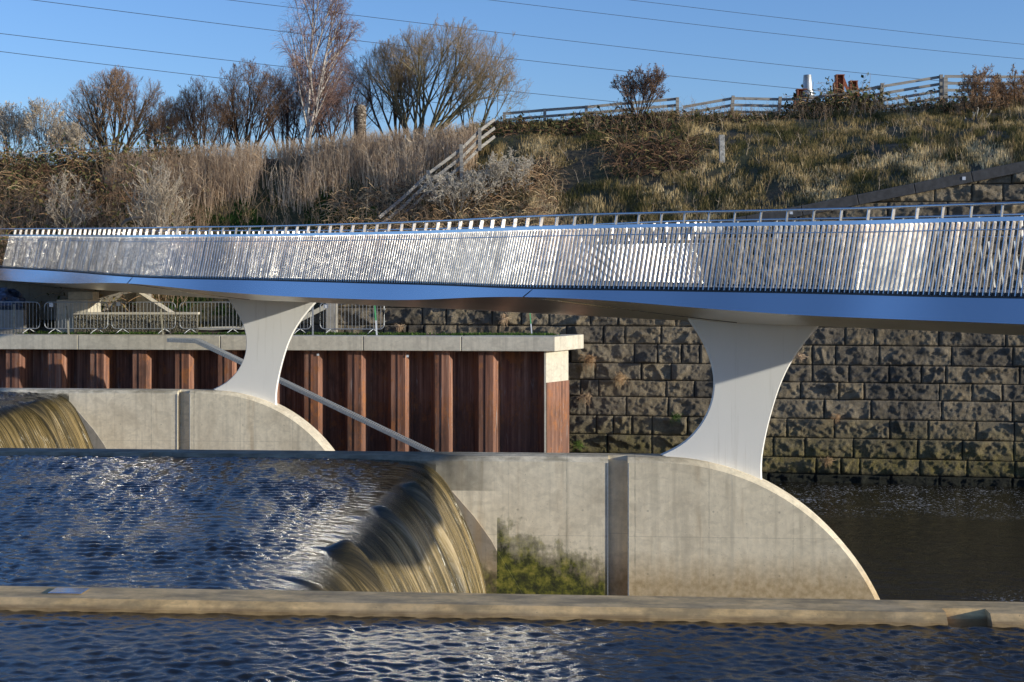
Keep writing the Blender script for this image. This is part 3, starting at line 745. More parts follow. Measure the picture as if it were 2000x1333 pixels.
# ------------------------------------------------------------------ stone river wall
WR=math.radians(9.0)
WO=np.array([2.34,50.0,0.0]);WU=np.array([math.cos(WR),-math.sin(WR),0]);WN=np.array([-math.sin(WR),-math.cos(WR),0])
def copz(u):
    """height of the wall top along the wall"""
    X=WO[0]+u*WU[0]
    return float(np.interp(X,[-40,-11,-8.5,-6.6,-1.8,3.5,10.4,17.1,24,60],[-2.6,-2.6,-2.2,-1.25,-.35,.75,2.02,3.36,4.7,4.9]))
u0,u1=-13.5,34.0;zc=-7.55;course=.62;acc=Acc();r=random.Random(5)
back=Acc();row=0
while zc<5:
    hgt=course*(1+r.uniform(-.09,.09));u=u0-r.uniform(0,1.2)
    while u<u1:
        ln=r.uniform(.6,1.7) if r.random()<.82 else r.uniform(1.8,2.6)
        ue=u+ln
        if zc<max(copz(u),copz(ue))+.02 and not (zc+hgt<-2.4 and ue<-.2):
            fine=.038 if -14<u<17 else .08
            nx=max(4,int(ln/fine));nz=max(4,int(hgt/fine))
            uu=np.linspace(u+.012,ue-.012,nx);vv=np.linspace(zc+.012,zc+hgt-.012,nz)
            U,Vv=np.meshgrid(uu,vv,indexing='ij')
            # chiselled facets: lowest of a few tilted planes
            K=r.randint(4,8);f=np.full_like(U,9.)
            cu,cv=(u+ue)/2,zc+hgt/2
            for k in range(K):
                an=r.uniform(0,2*PI);g=r.uniform(.15,1.05);ox=r.uniform(-.4,.4)*ln;oz=r.uniform(-.35,.35)*hgt
                f=np.minimum(f,.11+r.uniform(-.05,.09)+g*((U-cu-ox)*math.cos(an)+(Vv-cv-oz)*math.sin(an)))
            f=np.clip(f,.0,.26)
            f+=(fbm(U*3.3+row*5,Vv*4.5,4,row*7+1)-.48)*r.uniform(.10,.26)+(fbm(U*13,Vv*13,3,3)-.45)*.06
            ed=np.minimum(np.minimum(U-u,ue-U),np.minimum(Vv-zc,zc+hgt-Vv))
            k_=np.clip((ed-.012)/.05,0,1);k_=k_*k_*(3-2*k_);f=np.maximum(f,-.03)*k_-.045*(ed<.02)
            Zt=np.array([copz(q) for q in uu])[:,None]-.02
            Vc=np.minimum(Vv,Zt)
            P=WO[None,None]+U[...,None]*WU+f[...,None]*WN;P[...,2]=Vc
            acc.grid(P,attr=max(0.001,r.random()**1.4),flip=False)
        u=ue
    zc+=hgt;row+=1
acc.V=[v for v in acc.V]
stone=acc.obj('stone_wall',M['stone'],smooth=True,label='tall dark river wall of rock-faced stone blocks behind the white legs',cat='stone wall')
# backing core
a=Acc();us=np.linspace(u0,u1,60)
G=np.array([[tuple((WO+q*WU-WN*.10)[:2])+(z,) for q in us] for z in (-8.2,0)]);
for i,q in enumerate(us): G[1,i,2]=copz(q)-.03
a.grid(G,flip=True);o=a.obj('joint_core',M['mortar']);o.parent=stone
# sloping slab coping
q=-11.0
while q<30:
    q2=q+1.87
    a=Acc();p0=WO+(q+.01)*WU+WN*.04-WN*.25;p1=WO+(q2-.01)*WU+WN*.04-WN*.25
    p0[2]=copz(q)+.17;p1[2]=copz(q2)+.17
    if -10.8<q: 
        a.beam(p0,p1,.62,.36);o=a.obj('coping_slab',M['slab'],bevel=.015);o.parent=stone
    q=q2
for xq,yq in ((1549,420),(1872,356)):
    p=W(xq,yq,48.5);u=(p[0]-WO[0])/WU[0];Yw=WO[1]+u*WU[1];p=W(xq,yq,Yw-.36+.22)
    a=Acc();c_=WO+u*WU+WN*.11;c_[2]=copz(u)+.17;a.box(c_,(.055,.006,.055),(WU,WN,(0,0,1)));o=a.obj('survey_target',M['tagw']);o.parent=stone
# ------------------------------------------------------------------ ground
def wallY(X): 
    u=(X-WO[0])/WU[0];return WO[1]+u*WU[1]
def crestz(X): return np.interp(X,[-80,-40,-22,-15,-8.5,-6.5,-3,-1,2,12,18,21,30,80],[3.2,4.2,4.55,4.7,5.0,5.4,5.8,6.2,6.4,6.5,6.8,7.05,7.4,7.6])
def basez(X): 
    z=np.interp(X,[-40,-11,-8.5,-6.6,-1.8,3.5,10.4,17.1,24,60],[-2.15,-2.15,-2.1,-1.2,-.3,.8,2.1,3.45,4.8,5.0]);return z+.12
def hillz(X,Y):
    X=np.asarray(X,float);Y=np.asarray(Y,float)
    y0=np.maximum(wallY(X)+.35,np.where(X<-7.5,53.0,0));y0=np.where(X<-7.5,53.0-np.clip((X+9.5)/2,0,1)*1.2,y0)
    yc=60.0;t=np.clip((Y-y0)/(yc-y0),0,1)
    z=basez(X)+(crestz(X)-basez(X))*(1-(1-t)**1.35)
    z=z+(fbm(X*.5,Y*.5,4,40)-.47)*.55*np.clip(t*4,0,1)
    z=np.where(Y>yc,z-(Y-yc)*.02,z)
    return z
acc=Acc();xs_=np.arange(-70,75,.35)
rows=[]
ts=np.concatenate([np.linspace(0,1,50),1+np.linspace(.02,1,14)**2*25])
G=np.zeros((len(xs_),len(ts),3))
for i,X in enumerate(xs_):
    y0=max(wallY(X)+.30,0) if X>=-7.5 else 53-np.clip((X+9.5)/2,0,1)*1.2
    Yv=y0+(60-y0)*ts;G[i,:,0]=X;G[i,:,1]=Yv;G[i,:,2]=hillz(X,Yv)
acc.grid(G);acc.obj('hillside',M['hill'],smooth=True,kind='structure')
# quay terrace between the coping and the stone wall
acc=Acc();xs_=np.arange(-60,1.7,.25);G=np.zeros((len(xs_),12,3))
for i,X in enumerate(xs_):
    ya=ab2w(0,48.3)[1]-(X-ab2w(0,48.3)[0])*math.tan(TH);yb2=max(wallY(X)+.3,0) if X>-8 else 54.5
    Yv=np.linspace(ya-.1,yb2,12);G[i,:,0]=X;G[i,:,1]=Yv;G[i,:,2]=-2.21+(fbm(X*2+0*Yv,Yv*2,3,4)-.45)*.07
acc.grid(G);acc.obj('quay_ground',M['soil'],smooth=True,kind='structure')
acc=Acc();acc.bx(-900,900,380,381,-20,-8);
acc=Acc();acc.bx(-400,400,-400,2.2,-3.2,-1.75);acc.obj('near_bank_bounce',simple('pale_bounce_ground',(.60,.51,.38),.9,0,.2,3),kind='structure')  # unseen bank added behind the camera, kept pale to bounce warm light
far=Acc();far.bx(-600,600,380,900,-3,3.0);far.obj('far_ground',M['hill'],kind='structure')

# ------------------------------------------------------------------ abutment
ab=empty('bridge_abutment',(-17,52,-2.15),0,'shadowed concrete bridge abutment with sloping wing wall under the far left end of the footbridge','abutment')
def pobj(acc,name,mat,par,**k):
    o=acc.obj(name,mat,**k);o.parent=par
    from mathutils import Matrix
    o.matrix_parent_inverse=Matrix.Translation(-Vector(par.location));return o
a=Acc();a.bx(-26,-13.6,53.2,54.2,-2.3,-.3);pobj(a,'back_wall',M['dcon'],ab)
a=Acc();a.bx(-16.4,-15.25,51.2,52.8,-2.3,-1.0);a.bx(-16.2,-15.3,51.9,52.7,-1.0,-.72);pobj(a,'bearing_plinth',M['cop'],ab,bevel=.01)
a=Acc();a.bx(-26,-17.7,51.9,53.2,-2.3,-1.1);pobj(a,'front_wall',M['dcon'],ab)
a=Acc();
def wing(x0,y0,z0,x1,y1,z1,th,zb_):
    V=[(x0,y0,zb_),(x1,y1,zb_),(x1,y1,z1),(x0,y0,z0),(x0+th*.3,y0+th,zb_),(x1+th*.3,y1+th,zb_),(x1+th*.3,y1+th,z1),(x0+th*.3,y0+th,z0)]
    a.add(V,[(0,1,2,3),(7,6,5,4),(3,2,6,7),(1,5,6,2),(0,3,7,4),(0,4,5,1)])
wing(-14.0,53.0,-.72,-12.0,51.6,-1.75,.4,-2.3);pobj(a,'wing_wall',M['cop'],ab)
a=Acc();a.bx(-15.7,-11.3,50.95,51.25,-2.3,-1.52);W1=a.obj('low_wall',M['pebble'],label='low pebble-faced garden wall behind the steel barriers',cat='low wall')
a=Acc();a.bx(-15.75,-11.25,50.92,51.28,-1.52,-1.44);o=a.obj('wall_cap',M['cop'],bevel=.01);o.parent=W1
a=Acc();a.bx(-24,-17.4,50.7,51.0,-2.3,-1.35);a.obj('low_wall',M['dcon'],bevel=.015,label='plain grey concrete low wall behind the leftmost steel barrier',cat='low wall')
# tarpaulin bundle
a=Acc();n=22;U,V_=np.meshgrid(np.linspace(0,PI,n),np.linspace(0,2*PI,2*n),indexing='ij')
R=1+ (fbm(U*3,V_*2.2,4,8)-.5)*.9
G=np.stack([-18.7+.95*R*np.sin(U)*np.cos(V_),51.5+.5*R*np.sin(U)*np.sin(V_),-1.08+.5*R*np.cos(U)],-1)
a.grid(G);a.obj('tarpaulin',M['tarp'],label='crumpled blue-grey tarpaulin bundle on the concrete wall at the far left',cat='tarpaulin')
# square pillar at the foot of the stone wall
a=Acc();p=W(648,620,51.2);a.bx(p[0]-.2,p[0]+.2,p[1]-.2,p[1]+.2,-2.25,-.9);a.obj('gate_pillar',M['dcon'],bevel=.02,label='short pale concrete pillar at the low end of the stone wall, behind a barrier',cat='pillar')

# ------------------------------------------------------------------ pedestrian barriers
gz=-2.15
def barrier_parts():
    a=Acc();w,h0,h1,r=2.24,.17,1.10,.17;P=[]
    for cx,cz,s in ((w-r,h1-r,0),(r,h1-r,1),(r,h0+r,2),(w-r,h0+r,3)):
        for k in range(7):
            an=s*PI/2+k*PI/12;P.append((cx+r*math.cos(an),0,cz+r*math.sin(an)))
    a.tube(P,.019,7,closed=True);fr=a
    bars=[]
    for k in range(17):
        x=.12+k*(w-.24)/16;dz=.03 if k in (0,16) else 0
        b=Acc();b.tube([(x,0,h0+dz+.01),(x,0,h1-dz-.01)],.0085,5);bars.append(b)
    feet=[]
    for x in (.38,w-.38):
        f=Acc()
        for s in (-1,1):
            f.tube([(x,0,h0),(x+.10*s,.05*s-.02,.1),(x+.17*s,.22*s,.012)],.015,6)
        feet.append(f)
    hk=Acc();
    for z in (.42,.85): hk.tube([(w,0,z),(w+.045,0,z),(w+.045,0,z+.05)],.008,5)
    return fr,bars,feet,hk
fr,bars,feet,hk=barrier_parts()
protoB=empty('crowd_barrier',(0,0,0))
pl=[fr.obj('frame',M['galv'],parent=protoB,smooth=True)]+[b.obj('bar',M['galv'],parent=protoB) for b in bars]+[f.obj('foot',M['galv'],parent=protoB,smooth=True) for f in feet]+[hk.obj('hook',M['galv'],parent=protoB)]
def copy_tree(o):
    c=o.copy();COL.objects.link(c)
    for ch in list(o.children):
        d=ch.copy();COL.objects.link(d);d.parent=c
    return c
BLs=[(-46,'galvanised crowd barrier cut off by the left edge of the photo',0.5),
(87,'galvanised crowd barrier standing in front of the half-lit concrete plinth',-.4),
(218,'galvanised crowd barrier with a pale tag in front of the pebble-faced low wall',.3),
(351,'galvanised crowd barrier just left of the far white leg',-.5),
(482,'galvanised crowd barrier mostly hidden behind the far white leg',.2),
(625,'rightmost galvanised crowd barrier, in front of the concrete pillar and the stone wall',-.6)]
for i,(x,lb,rot) in enumerate(BLs):
    o=protoB if i==0 else copy_tree(protoB)
    Y=49.75-(x+46)*.0007+.2;p=W(x,0,Y);o.location=(p[0],Y,gz);o.rotation_euler=(0,0,-TH*.3+math.radians(rot))
    tag(o,lb,'crowd barrier','crowd barriers along the quay')
for i,(x,y) in enumerate(((100,596),(231,594),(637,598))):
    a=Acc();p=W(x,y,49.6);a.box(p,(.07,.004,.07));
    par=[protoB]+[o for o in bpy.data.objects if o.name.startswith('crowd_barrier.') and o.type=='EMPTY']
    par=sorted(par,key=lambda q:abs(q.location.x+.3-p[0]))[0]
    o=a.obj('plate',M['tagw']);o.parent=par
    ang=par.rotation_euler.z
    d=Vector((0,0,0))-Vector(par.location)
    from mathutils import Matrix
    o.matrix_parent_inverse=(Matrix.Translation(par.location)@Matrix.Rotation(ang,4,'Z')).inverted()
# stakes
for k,(x,yt,yb2,w,c,lb) in enumerate(((27,595,651,.05,'stk','thin grey marker stake leaning in front of the leftmost barrier'),(134,598,651,.05,'stk','thin pale marker stake leaning in front of the barrier by the lit plinth'),(318,604,651,.05,'stk','thin marker stake with a white foot in front of the pebble wall barrier'),(611,592,652,.055,'galv','white upright stake just right of the far white leg'),(736,597,651,.05,'stg','green and white marker stake in front of the rightmost barrier'),(1039,610,652,.04,'stg','thin green marker stake alone before the stone wall'))):
    a=Acc();p=W(x,yb2,48.9);q=W(x-(4 if k in(1,2,4,5) else 0),yt,48.95);p[2]=-2.18
    m=(p+q)/2+np.array([0,0,.0]);a.beam(m,q,w,w*.7,(0,1,0));
    o=a.obj('marker_stake',M[c],label=lb,cat='stake',group='marker stakes on the quay')
    a=Acc();a.beam(p,m,w,w*.7,(0,1,0));b=a.obj('lower_half',M['tagw'] if c=='stg' else M[c]);b.parent=o

# ------------------------------------------------------------------ sloping galvanised walkway
gw=empty('grating_walkway',tuple(W(330,662,46.9)),0,'galvanised grating walkway sloping down across the rusty sheet piles','walkway')
def ribbed(p,q,w,h,n):
    a=Acc();b=Acc();p=np.array(p);q=np.array(q);d=(q-p);L=np.linalg.norm(d);d/=L;sdv=np.cross(d,UP);sdv/=np.linalg.norm(sdv);u=np.cross(sdv,d)
    up=u*math.cos(.5)+sdv*math.sin(.5)
    a.beam(p-u*h/2,q-u*h/2,.012,h*1.0)
    a.beam(p-u*h/2-sdv*w,q-u*h/2-sdv*w,.012,h)
    for k in range(n):
        c=p+d*L*(k+.5)/n
        b.box(c-sdv*w/2-u*.02,(L/n*.27,w/2,.012),(d,sdv,u))
        b.box(c+sdv*.014-u*h/2,(L/n*.24,.008,h*.42),(d,sdv,u))
    return a,b
pts=[W(326,661,46.6),W(383,663,46.6),W(846,884,46.4)]
for i,n in ((0,16),(1,120)):
    a,b=ribbed(pts[i],pts[i+1],.5,.13,n)
    pobj(a,'stringer',M['galv'],gw);pobj(b,'treads' if i else 'landing',M['galv'],gw)

# ------------------------------------------------------------------ power lines
WL=[([(-150,-27),(66,0),(507,57),(930,107),(1217,139),(1550,173),(2200,228)],'overhead power cable, the upper one crossing the tall birch'),
([(-150,48),(0,65),(455,120),(1050,183),(1180,198),(1700,245)],'overhead power cable, second from the bottom at the left edge of the sky'),
([(-150,82),(0,101),(430,153),(900,206)],'lowest overhead power cable at the left edge of the sky'),
([(300,-16),(458,0),(702,32),(1350,108),(1785,153),(2200,190)],'overhead power cable ending lowest over the rusty frames at right'),
([(700,-30),(961,0),(1350,48),(1459,60),(2000,115),(2200,133)],'second overhead power cable from the top right corner'),
([(900,-38),(1230,0),(1350,15),(1743,60),(2000,87),(2300,114)],'topmost overhead power cable at the right')]
for i,(P,lb) in enumerate(WL):
    P=np.array(P,float);xx=np.linspace(P[0,0],P[-1,0],60);co_=np.polyfit(P[:,0],P[:,1],3 if len(P)>4 else 2);yy=np.polyval(co_,xx)
    D=170+(xx-0)*.03+i*4
    pts=[W(x,y,d) for x,y,d in zip(xx,yy,D)]
    a=Acc();a.tube(pts,.038,5);a.obj('power_cable',M['wire'],label=lb,cat='power cable',group='overhead power cables')

# ------------------------------------------------------------------ timber fences
def fence_rail_objs(par,posts,tops,nr,gap,wpost=.13):
    for (p,h,lx) in posts:
        a=Acc();q=p+np.array([lx,0,h]);a.beam(p-UP*.3,q,wpost,wpost,(0,1,0));pobj(a,'post',M['timber'],par)
    for k in range(nr):
        for i in range(len(tops)-1):
            a=Acc();p=tops[i]-UP*gap*k;q=tops[i+1]-UP*gap*k
            off=np.array([0,.09,0]);a.beam(p+off,q+off,.04,.115);pobj(a,'rail',M['timber'],par)
fx=[985,1064,1145,1235,1323];fy=[219,212,206,198,190]
T=[W(x,y+3,60.6) for x,y in zip(fx,fy)]
e=empty('timber_fence',tuple(T[0]-UP*1.1),0,'weathered post and rail fence along the brow, left of the leafless hawthorn','fence','post and rail fences on the hill')
fence_rail_objs(e,[(t-UP*1.1,1.15,0) for t in T],T,3,.27)
fx=[1335,1432,1524,1560];fy=[206,189,191,191]
T=[W(x,y+3,60.4) for x,y in zip(fx,fy)]
e=empty('timber_fence',tuple(T[0]-UP*1.1),0,'leaning post and rail fence against the sky between hawthorn and metal flue','fence','post and rail fences on the hill')
fence_rail_objs(e,[(T[1]-UP*1.05-np.array([.12,0,0]),1.15,.12),(T[2]-UP*1.05-np.array([.15,0,0]),1.15,.15)],T,4,.285)
fx=[1560,1640,1723,1838];fy=[191,181,166,147]
T=[W(x,y+3,60.2) for x,y in zip(fx,fy)]
e=empty('timber_fence',tuple(T[0]-UP*1.1),0,'sagging post and rail fence climbing right from the metal flue to a double post','fence','post and rail fences on the hill')
fence_rail_objs(e,[(T[2]-UP*1.15-np.array([.1,0,0]),1.28,.1),(T[3]-UP*1.6,1.68,0)],T,4,.30)
fx=[1846,1950,2060,2200];fy=[146,147,147,149]
T=[W(x,y+3,59.8) for x,y in zip(fx,fy)]
e=empty('timber_fence',tuple(T[0]-UP*1.3),0,'post and rail fence at the right edge, partly hidden behind a thorn bush','fence','post and rail fences on the hill')
fence_rail_objs(e,[(T[0]-UP*1.6,1.55,0)]+[(t-UP*1.3,1.38,0) for t in T[1:]],T,4,.29,.17)
fx=[966,937,902,838,785,740];fy=[233,255,290,338,388,425]
T=[W(x,y,56.2-i*.45) for i,(x,y) in enumerate(zip(fx,fy))]
e=empty('timber_fence',tuple(T[2]-UP*1.1),0,'pale broken post and rail fence running steeply down the slope through dead stems','fence','post and rail fences on the hill')
fence_rail_objs(e,[(T[1]-UP*.5,.6,0),(T[2]-UP*1.1,1.25,-.03),(T[3]-UP*.75+np.array([.2,0,0]),.85,-.25)],T,3,.34)
# solitary post
a=Acc();p=W(1411,326,53.6);q=W(1409.5,264,53.6);a.beam(p-UP*.4,q,.2,.14,(0,1,0));a.obj('boundary_post',M['postc'],bevel=.012,label='single pale square post standing alone on the grassy slope',cat='post')
# metal cone
def lathe(acc,c,prof,n=20):
    an=np.arange(n+1)*2*PI/n;G=np.array([[(c[0]+r*math.cos(t),c[1]+r*math.sin(t),c[2]+z) for t in an] for r,z in prof]);acc.grid(G,flip=True)
a=Acc();p=W(1577,183,70);lathe(a,p,[(.30,-2),(.30,0),(.26,.02),(.245,.1),(.25,.12),(.235,.4),(.19,.88),(.2,.9),(.18,.91),(.17,.5)])
cone=a.obj('metal_flue',M['galv'],smooth=True,label='tapered grey metal flue standing upright above the fence',cat='flue')
a=Acc();lathe(a,p,[(.27,.05),(.31,.05),(.31,.10),(.27,.10)]);lathe(a,p,[(.27,-.1),(.34,-.1),(.34,-.03),(.27,-.03)]);o=a.obj('flange',M['galv']);o.parent=cone
def frame_thing(x0,x1,y0,y1,d,brace,lb):
    a=Acc();w=(x1-x0)/F*d;h=(y1-y0)/F*d;p=W((x0+x1)/2,y1,d);c=p+UP*h/2
    for s in (-1,1): a.box(c+np.array([s*w/2,0,0]),(.03,.22,h/2))
    a.box(c,(w/2,.012,h/2))
    o=a.obj('rusty_frame',M['rust2'],label=lb,cat='steel frame',group='rusty steel frames beyond the fence')
    a=Acc();a.box(c+np.array([0,0,h/2+.01]),(w/2+.05,.24,.02));q=a.obj('top_plate',M['rust2']);q.parent=o
    if brace:
        a=Acc();a.beam(c+np.array([w/2,0,h/2-.1]),p+np.array([w/2+brace,0,.02]),.05,.14);q=a.obj('brace',M['rust2']);q.parent=o
    a=Acc();a.bx(c[0]-w*.9,c[0]-w*.9+.12,p[1]-.2,p[1]+.2,p[2],c[2]+h*.2);q=a.obj('side_bracket',M['rust2']);q.parent=o
frame_thing(1557,1573,176,215,70,.0,'low rusty steel box frame at the foot of the metal flue')
frame_thing(1633,1646,148,195,70,.42,'tallest rusty steel frame with a diagonal brace')
frame_thing(1660,1672,160,200,70.6,.2,'small rusty steel frame right of the tallest one')
# mottled pillar
a=Acc();p=W(703,262,64);lathe(a,p,[(.28,-.6),(.28,.3),(.29,.9),(.275,1.2),(.2,1.3),(0.01,1.32)],18)
a.obj('round_pillar',M['pillar'],smooth=True,label='short round mottled pillar with a dark top between the birch and the spreading tree',cat='pillar')
# crowd rails up on the bank
e=empty('bank_railing',tuple(W(140,300,60)),0,'grey tube railing half hidden in scrub on the bank at the far left','railing')
a=Acc();a.tube([W(122,308,60),W(140,299,60),W(240,279,60),W(250,290,60)],.022,6);pobj(a,'tube_frame',M['galv'],e,smooth=True)
a=Acc();a.tube([W(121,309,60),W(190,299,60)],.022,6);pobj(a,'tube_rail',M['galv'],e,smooth=True)
for x in (150,165,180,200,215,230):
    a=Acc();a.tube([W(x,298-(x-140)*.17,60),W(x,315,60)],.01,5);pobj(a,'bar',M['galv'],e)
# fallen branch
a=Acc();a.tube([W(238,440,54),W(247,431,53.9),W(262,426,53.8),(W(281,425,53.7))],[.055,.07,.075,.03],7);a.obj('fallen_branch',M['bark_grey'],smooth=True,label='pale bare fallen branch on the bank just above the bridge rail',cat='branch')

# ------------------------------------------------------------------ trees and shrubs
def grow(rng,b,rx,xc,H,nst,levels,nchild,ratio,r0,wig=.12,twr=.005,low=.12,droop=0,lean=0.0,fan=1.3,bare=.34,single=False,dense=1.0):
    """limbs that fill a domed crown; returns (p,q,r0,r1,level) segments"""
    segs=[];C=np.array([xc,b[1],b[2]+H*(.42+.1*low)]);R=np.array([rx,rx*.75,H*(.58-.1*low)])
    def reach(p,d):
        o=(p-C)/R;v=d/R;A_=v@v;B_=o@v;c_=o@o-1;D=B_*B_-A_*c_
        return 0.0 if D<=0 else (-B_+math.sqrt(D))/A_
    def br(p,d,L,r,lv):
        n=5 if lv==0 else (4 if lv<levels else 3)
        P=[p];dirs=[]
        for i in range(n):
            d=d+rng.normal(size=3)*wig*(.4+.3*lv)
            d=d+UP*(.05 if not droop or lv<levels-1 else -droop*(1+.6*i))
            d=d/np.linalg.norm(d);q=P[-1]+d*L/n;P.append(q);dirs.append(d)
        rr=[max(twr*(.75 if lv==levels else 1),r*(1-.78*i/n)) for i in range(n+1)]
        for i in range(n): segs.append((P[i],P[i+1],rr[i],rr[i+1],lv))
        if lv>=levels: return
        m=int(round(nchild[min(lv,len(nchild)-1)]*dense))
        for k in range(m):
            t=(bare if lv==0 else .12)+(1-(bare if lv==0 else .12))*(k+rng.random())/m
            f=t*n;i=min(n-1,int(f));pt=P[i]+(P[i+1]-P[i])*(f-i)
            ax=rng.normal(size=3);ax-=dirs[i]*np.dot(ax,dirs[i]);ax/=np.linalg.norm(ax)
            ang=rng.uniform(.28,.75);dn=dirs[i]*math.cos(ang)+ax*math.sin(ang)+UP*.12
            dn/=np.linalg.norm(dn)
            Ln=L*ratio*rng.uniform(.7,1.2)*(1.2-.5*t)
            rc=reach(pt,dn);Ln=min(Ln,max(rc*rng.uniform(.65,1.3),.10*H/(lv+1)))
            br(pt,dn,Ln,max(twr,min(rr[i]*.62,r*.5)),lv+1)
    for s_ in range(nst):
        if single:
            tgt=np.array([xc+lean*H*(1 if s_==0 else .2)+(s_>0)*rx*.35,b[1]+.2*s_,b[2]+H*(1-.15*s_)])
        else:
            a_=(-1+2*(s_+rng.uniform(.2,.8))/nst)*fan
            tgt=C+R*np.array([math.sin(a_),rng.uniform(-.8,.8)*math.cos(a_)*.9,math.cos(a_)*.95])
        p0=b+np.array([rng.normal()*.12*(nst>1),rng.normal()*.1,-.25])*min(1,H/2)
        d=tgt-p0;L=np.linalg.norm(d);br(p0,d/L+UP*.18*(not single),L*(.98 if single else rng.uniform(.72,.88)),r0*rng.uniform(.65,1),0)
    return segs
def tree(name,x,y,d,seed,mat,label,top,wx,cat='tree',twmat=None,leaf=0,**k):
    rng=np.random.default_rng(seed);b=W(x,y,d)
    b[2]=min(b[2],float(hillz(b[0],b[1]))+.1)
    H=(HY-top)/F*d-b[2];xl,xh=[(v-1000)/F*d for v in wx]
    S=grow(rng,b,(xh-xl)/2,(xl+xh)/2,H,**k)
    P0=np.array([s[0] for s in S]);P1=np.array([s[1] for s in S]);R0=np.array([s[2] for s in S]);R1=np.array([s[3] for s in S]);lv=np.array([s[4] for s in S])
    o=empty(name,tuple(b),0,label,cat);mx=lv.max();tl=1
    for nm,sel,sd_,mt in (('trunk',lv<=tl,6,mat),('crown',lv>tl,3,twmat or mat)):
        if not sel.any():continue
        a=Acc();at=np.clip(lv[sel]/mx+rng.normal(size=sel.sum())*.08,0.01,1)
        a.segs(P0[sel],P1[sel],R0[sel],R1[sel],sd_,at)
        if leaf and nm=='crown':
            idx=np.where(sel&(lv>=mx-1))[0];pick=rng.choice(idx,size=leaf)
            c=P1[pick]+rng.normal(size=(leaf,3))*.03;u=rng.normal(size=(leaf,3))*.03;v=rng.normal(size=(leaf,3))*.03
            a.add(np.stack([c-u,c+v,c+u],1).reshape(-1,3),np.arange(leaf*3).reshape(-1,3),np.repeat(rng.uniform(.5,1,leaf),3))
        pobj(a,nm,mt,o)
    return o
BIG=dict(levels=5,nchild=[5,4,4,4,2],ratio=.62,twr=.0032)
tree('bare_tree',815,268,66,1,M['bark_olive'],'wide spreading leafless tree with many olive limbs right of the birch',46,(695,1040),nst=15,r0=.11,levels=5,nchild=[5,5,4,4,2],ratio=.62,twr=.003)
tree('bare_tree',775,268,67,21,M['bark_brown'],'slimmer leafless tree leaning left behind the round mottled pillar',85,(672,830),nst=6,r0=.09,**BIG)
tree('bare_tree',925,258,65,22,M['bark_olive'],'low leafless tree reaching right from the spreading tree towards the fence',112,(850,1052),nst=7,r0=.06,**BIG)
tree('bare_tree',218,316,64,2,M['bark_brown'],'rounded leafless tree with a dense brown domed crown left of centre on the bank',136,(114,345),nst=12,r0=.10,levels=5,nchild=[5,5,4,4,2],ratio=.62,twr=.003)
tree('bare_tree',300,308,65,23,M['bark_brown'],'smaller leafless tree at the right side of the dense domed one',190,(262,365),nst=6,levels=4,nchild=[7,6,5,4],ratio=.52,r0=.06)
tree('bare_tree',392,308,66,3,M['bark_dark'],'small dark round-headed tree between the domed tree and the birch',152,(330,452),nst=9,r0=.06,**BIG)
tree('bare_tree',478,300,67,4,M['bark_dark'],'tangled dark leafless tree just left of the birch',122,(398,585),nst=11,r0=.08,leaf=300,**BIG)
tree('bare_tree',560,295,68,5,M['birch_twig'],'reddish brown leafless tree behind the birch trunk',118,(478,672),nst=9,r0=.07,**BIG)
tree('bare_tree',650,290,67,25,M['birch_twig'],'low reddish leafless tree between the birch and the round pillar',118,(570,765),nst=9,r0=.07,**BIG)
tree('bare_tree',345,306,67,41,M['bark_brown'],'low brown leafless tree filling the gap right of the domed tree',192,(285,425),nst=8,r0=.05,**BIG)
tree('bare_tree',440,304,68,42,M['bark_dark'],'low dark leafless tree in the gap between the two dark round-headed trees',182,(375,510),nst=8,r0=.05,**BIG)
tree('bare_tree',612,292,70,43,M['bark_brown'],'far brown leafless tree seen behind the foot of the birch',150,(520,715),nst=10,r0=.06,**BIG)
tree('bare_tree',165,312,66,44,M['bark_pale'],'pale low leafless tree between the scrub willows and the domed tree',215,(105,235),nst=8,r0=.045,**BIG)
tree('birch_tree',592,290,62,6,M['birch'],'tall leafless birch with a pale trunk and drooping reddish twigs',-45,(478,722),twmat=M['birch_twig'],nst=2,levels=4,nchild=[15,8,8,5],ratio=.52,r0=.115,wig=.05,droop=.16,single=True,lean=.03,bare=.12,twr=.0034)
for k,(x,top,wx,lb) in enumerate(((22,200,(-40,75),'yellowish leafless scrub willow at the left edge of the photo'),(82,192,(30,135),'yellowish leafless scrub willow second from the left edge'),(128,238,(85,180),'low yellowish scrub willow touching the domed tree'))):
    tree('willow_shrub',x,312,63-k*.6,30+k,M['bark_pale'],lb,top,wx,'shrub',nst=11,levels=4,nchild=[6,5,4,3],ratio=.55,r0=.028,leaf=900,twr=.0045)
tree('hawthorn_bush',1250,232,59.2,7,M['bark_dark'],'dark leafless hawthorn poking above the timber fence',122,(1182,1325),'bush',nst=10,levels=4,nchild=[6,6,5,4],ratio=.5,r0=.045,wig=.2,leaf=600)
tree('hawthorn_bush',1905,250,56.2,8,M['bark_brown'],'thorny leafless bush in front of the fence at the right edge',122,(1865,1968),'bush',nst=8,levels=4,nchild=[6,6,5,4],ratio=.5,r0=.06,wig=.22,leaf=700)
tree('hawthorn_bush',1985,235,56.6,9,M['bark_brown'],'bramble-tangled bush cut off by the right edge of the photo',135,(1925,2070),'bush',nst=8,levels=4,nchild=[6,6,5,4],ratio=.5,r0=.04,wig=.25,leaf=1500)
TH_=dict(levels=4,nchild=[5,5,4,3],ratio=.5,wig=.32,twr=.006)
tree('thorn_scrub',985,395,54.2,10,M['bark_grey'],'pale grey leafless thorn scrub right of the sloping fence',286,(905,1065),'bush',nst=11,r0=.028,**TH_)
tree('thorn_scrub',890,420,53.6,11,M['bark_grey'],'pale tangled thorn scrub below the broken fence',330,(790,990),'bush',nst=10,r0=.026,**TH_)
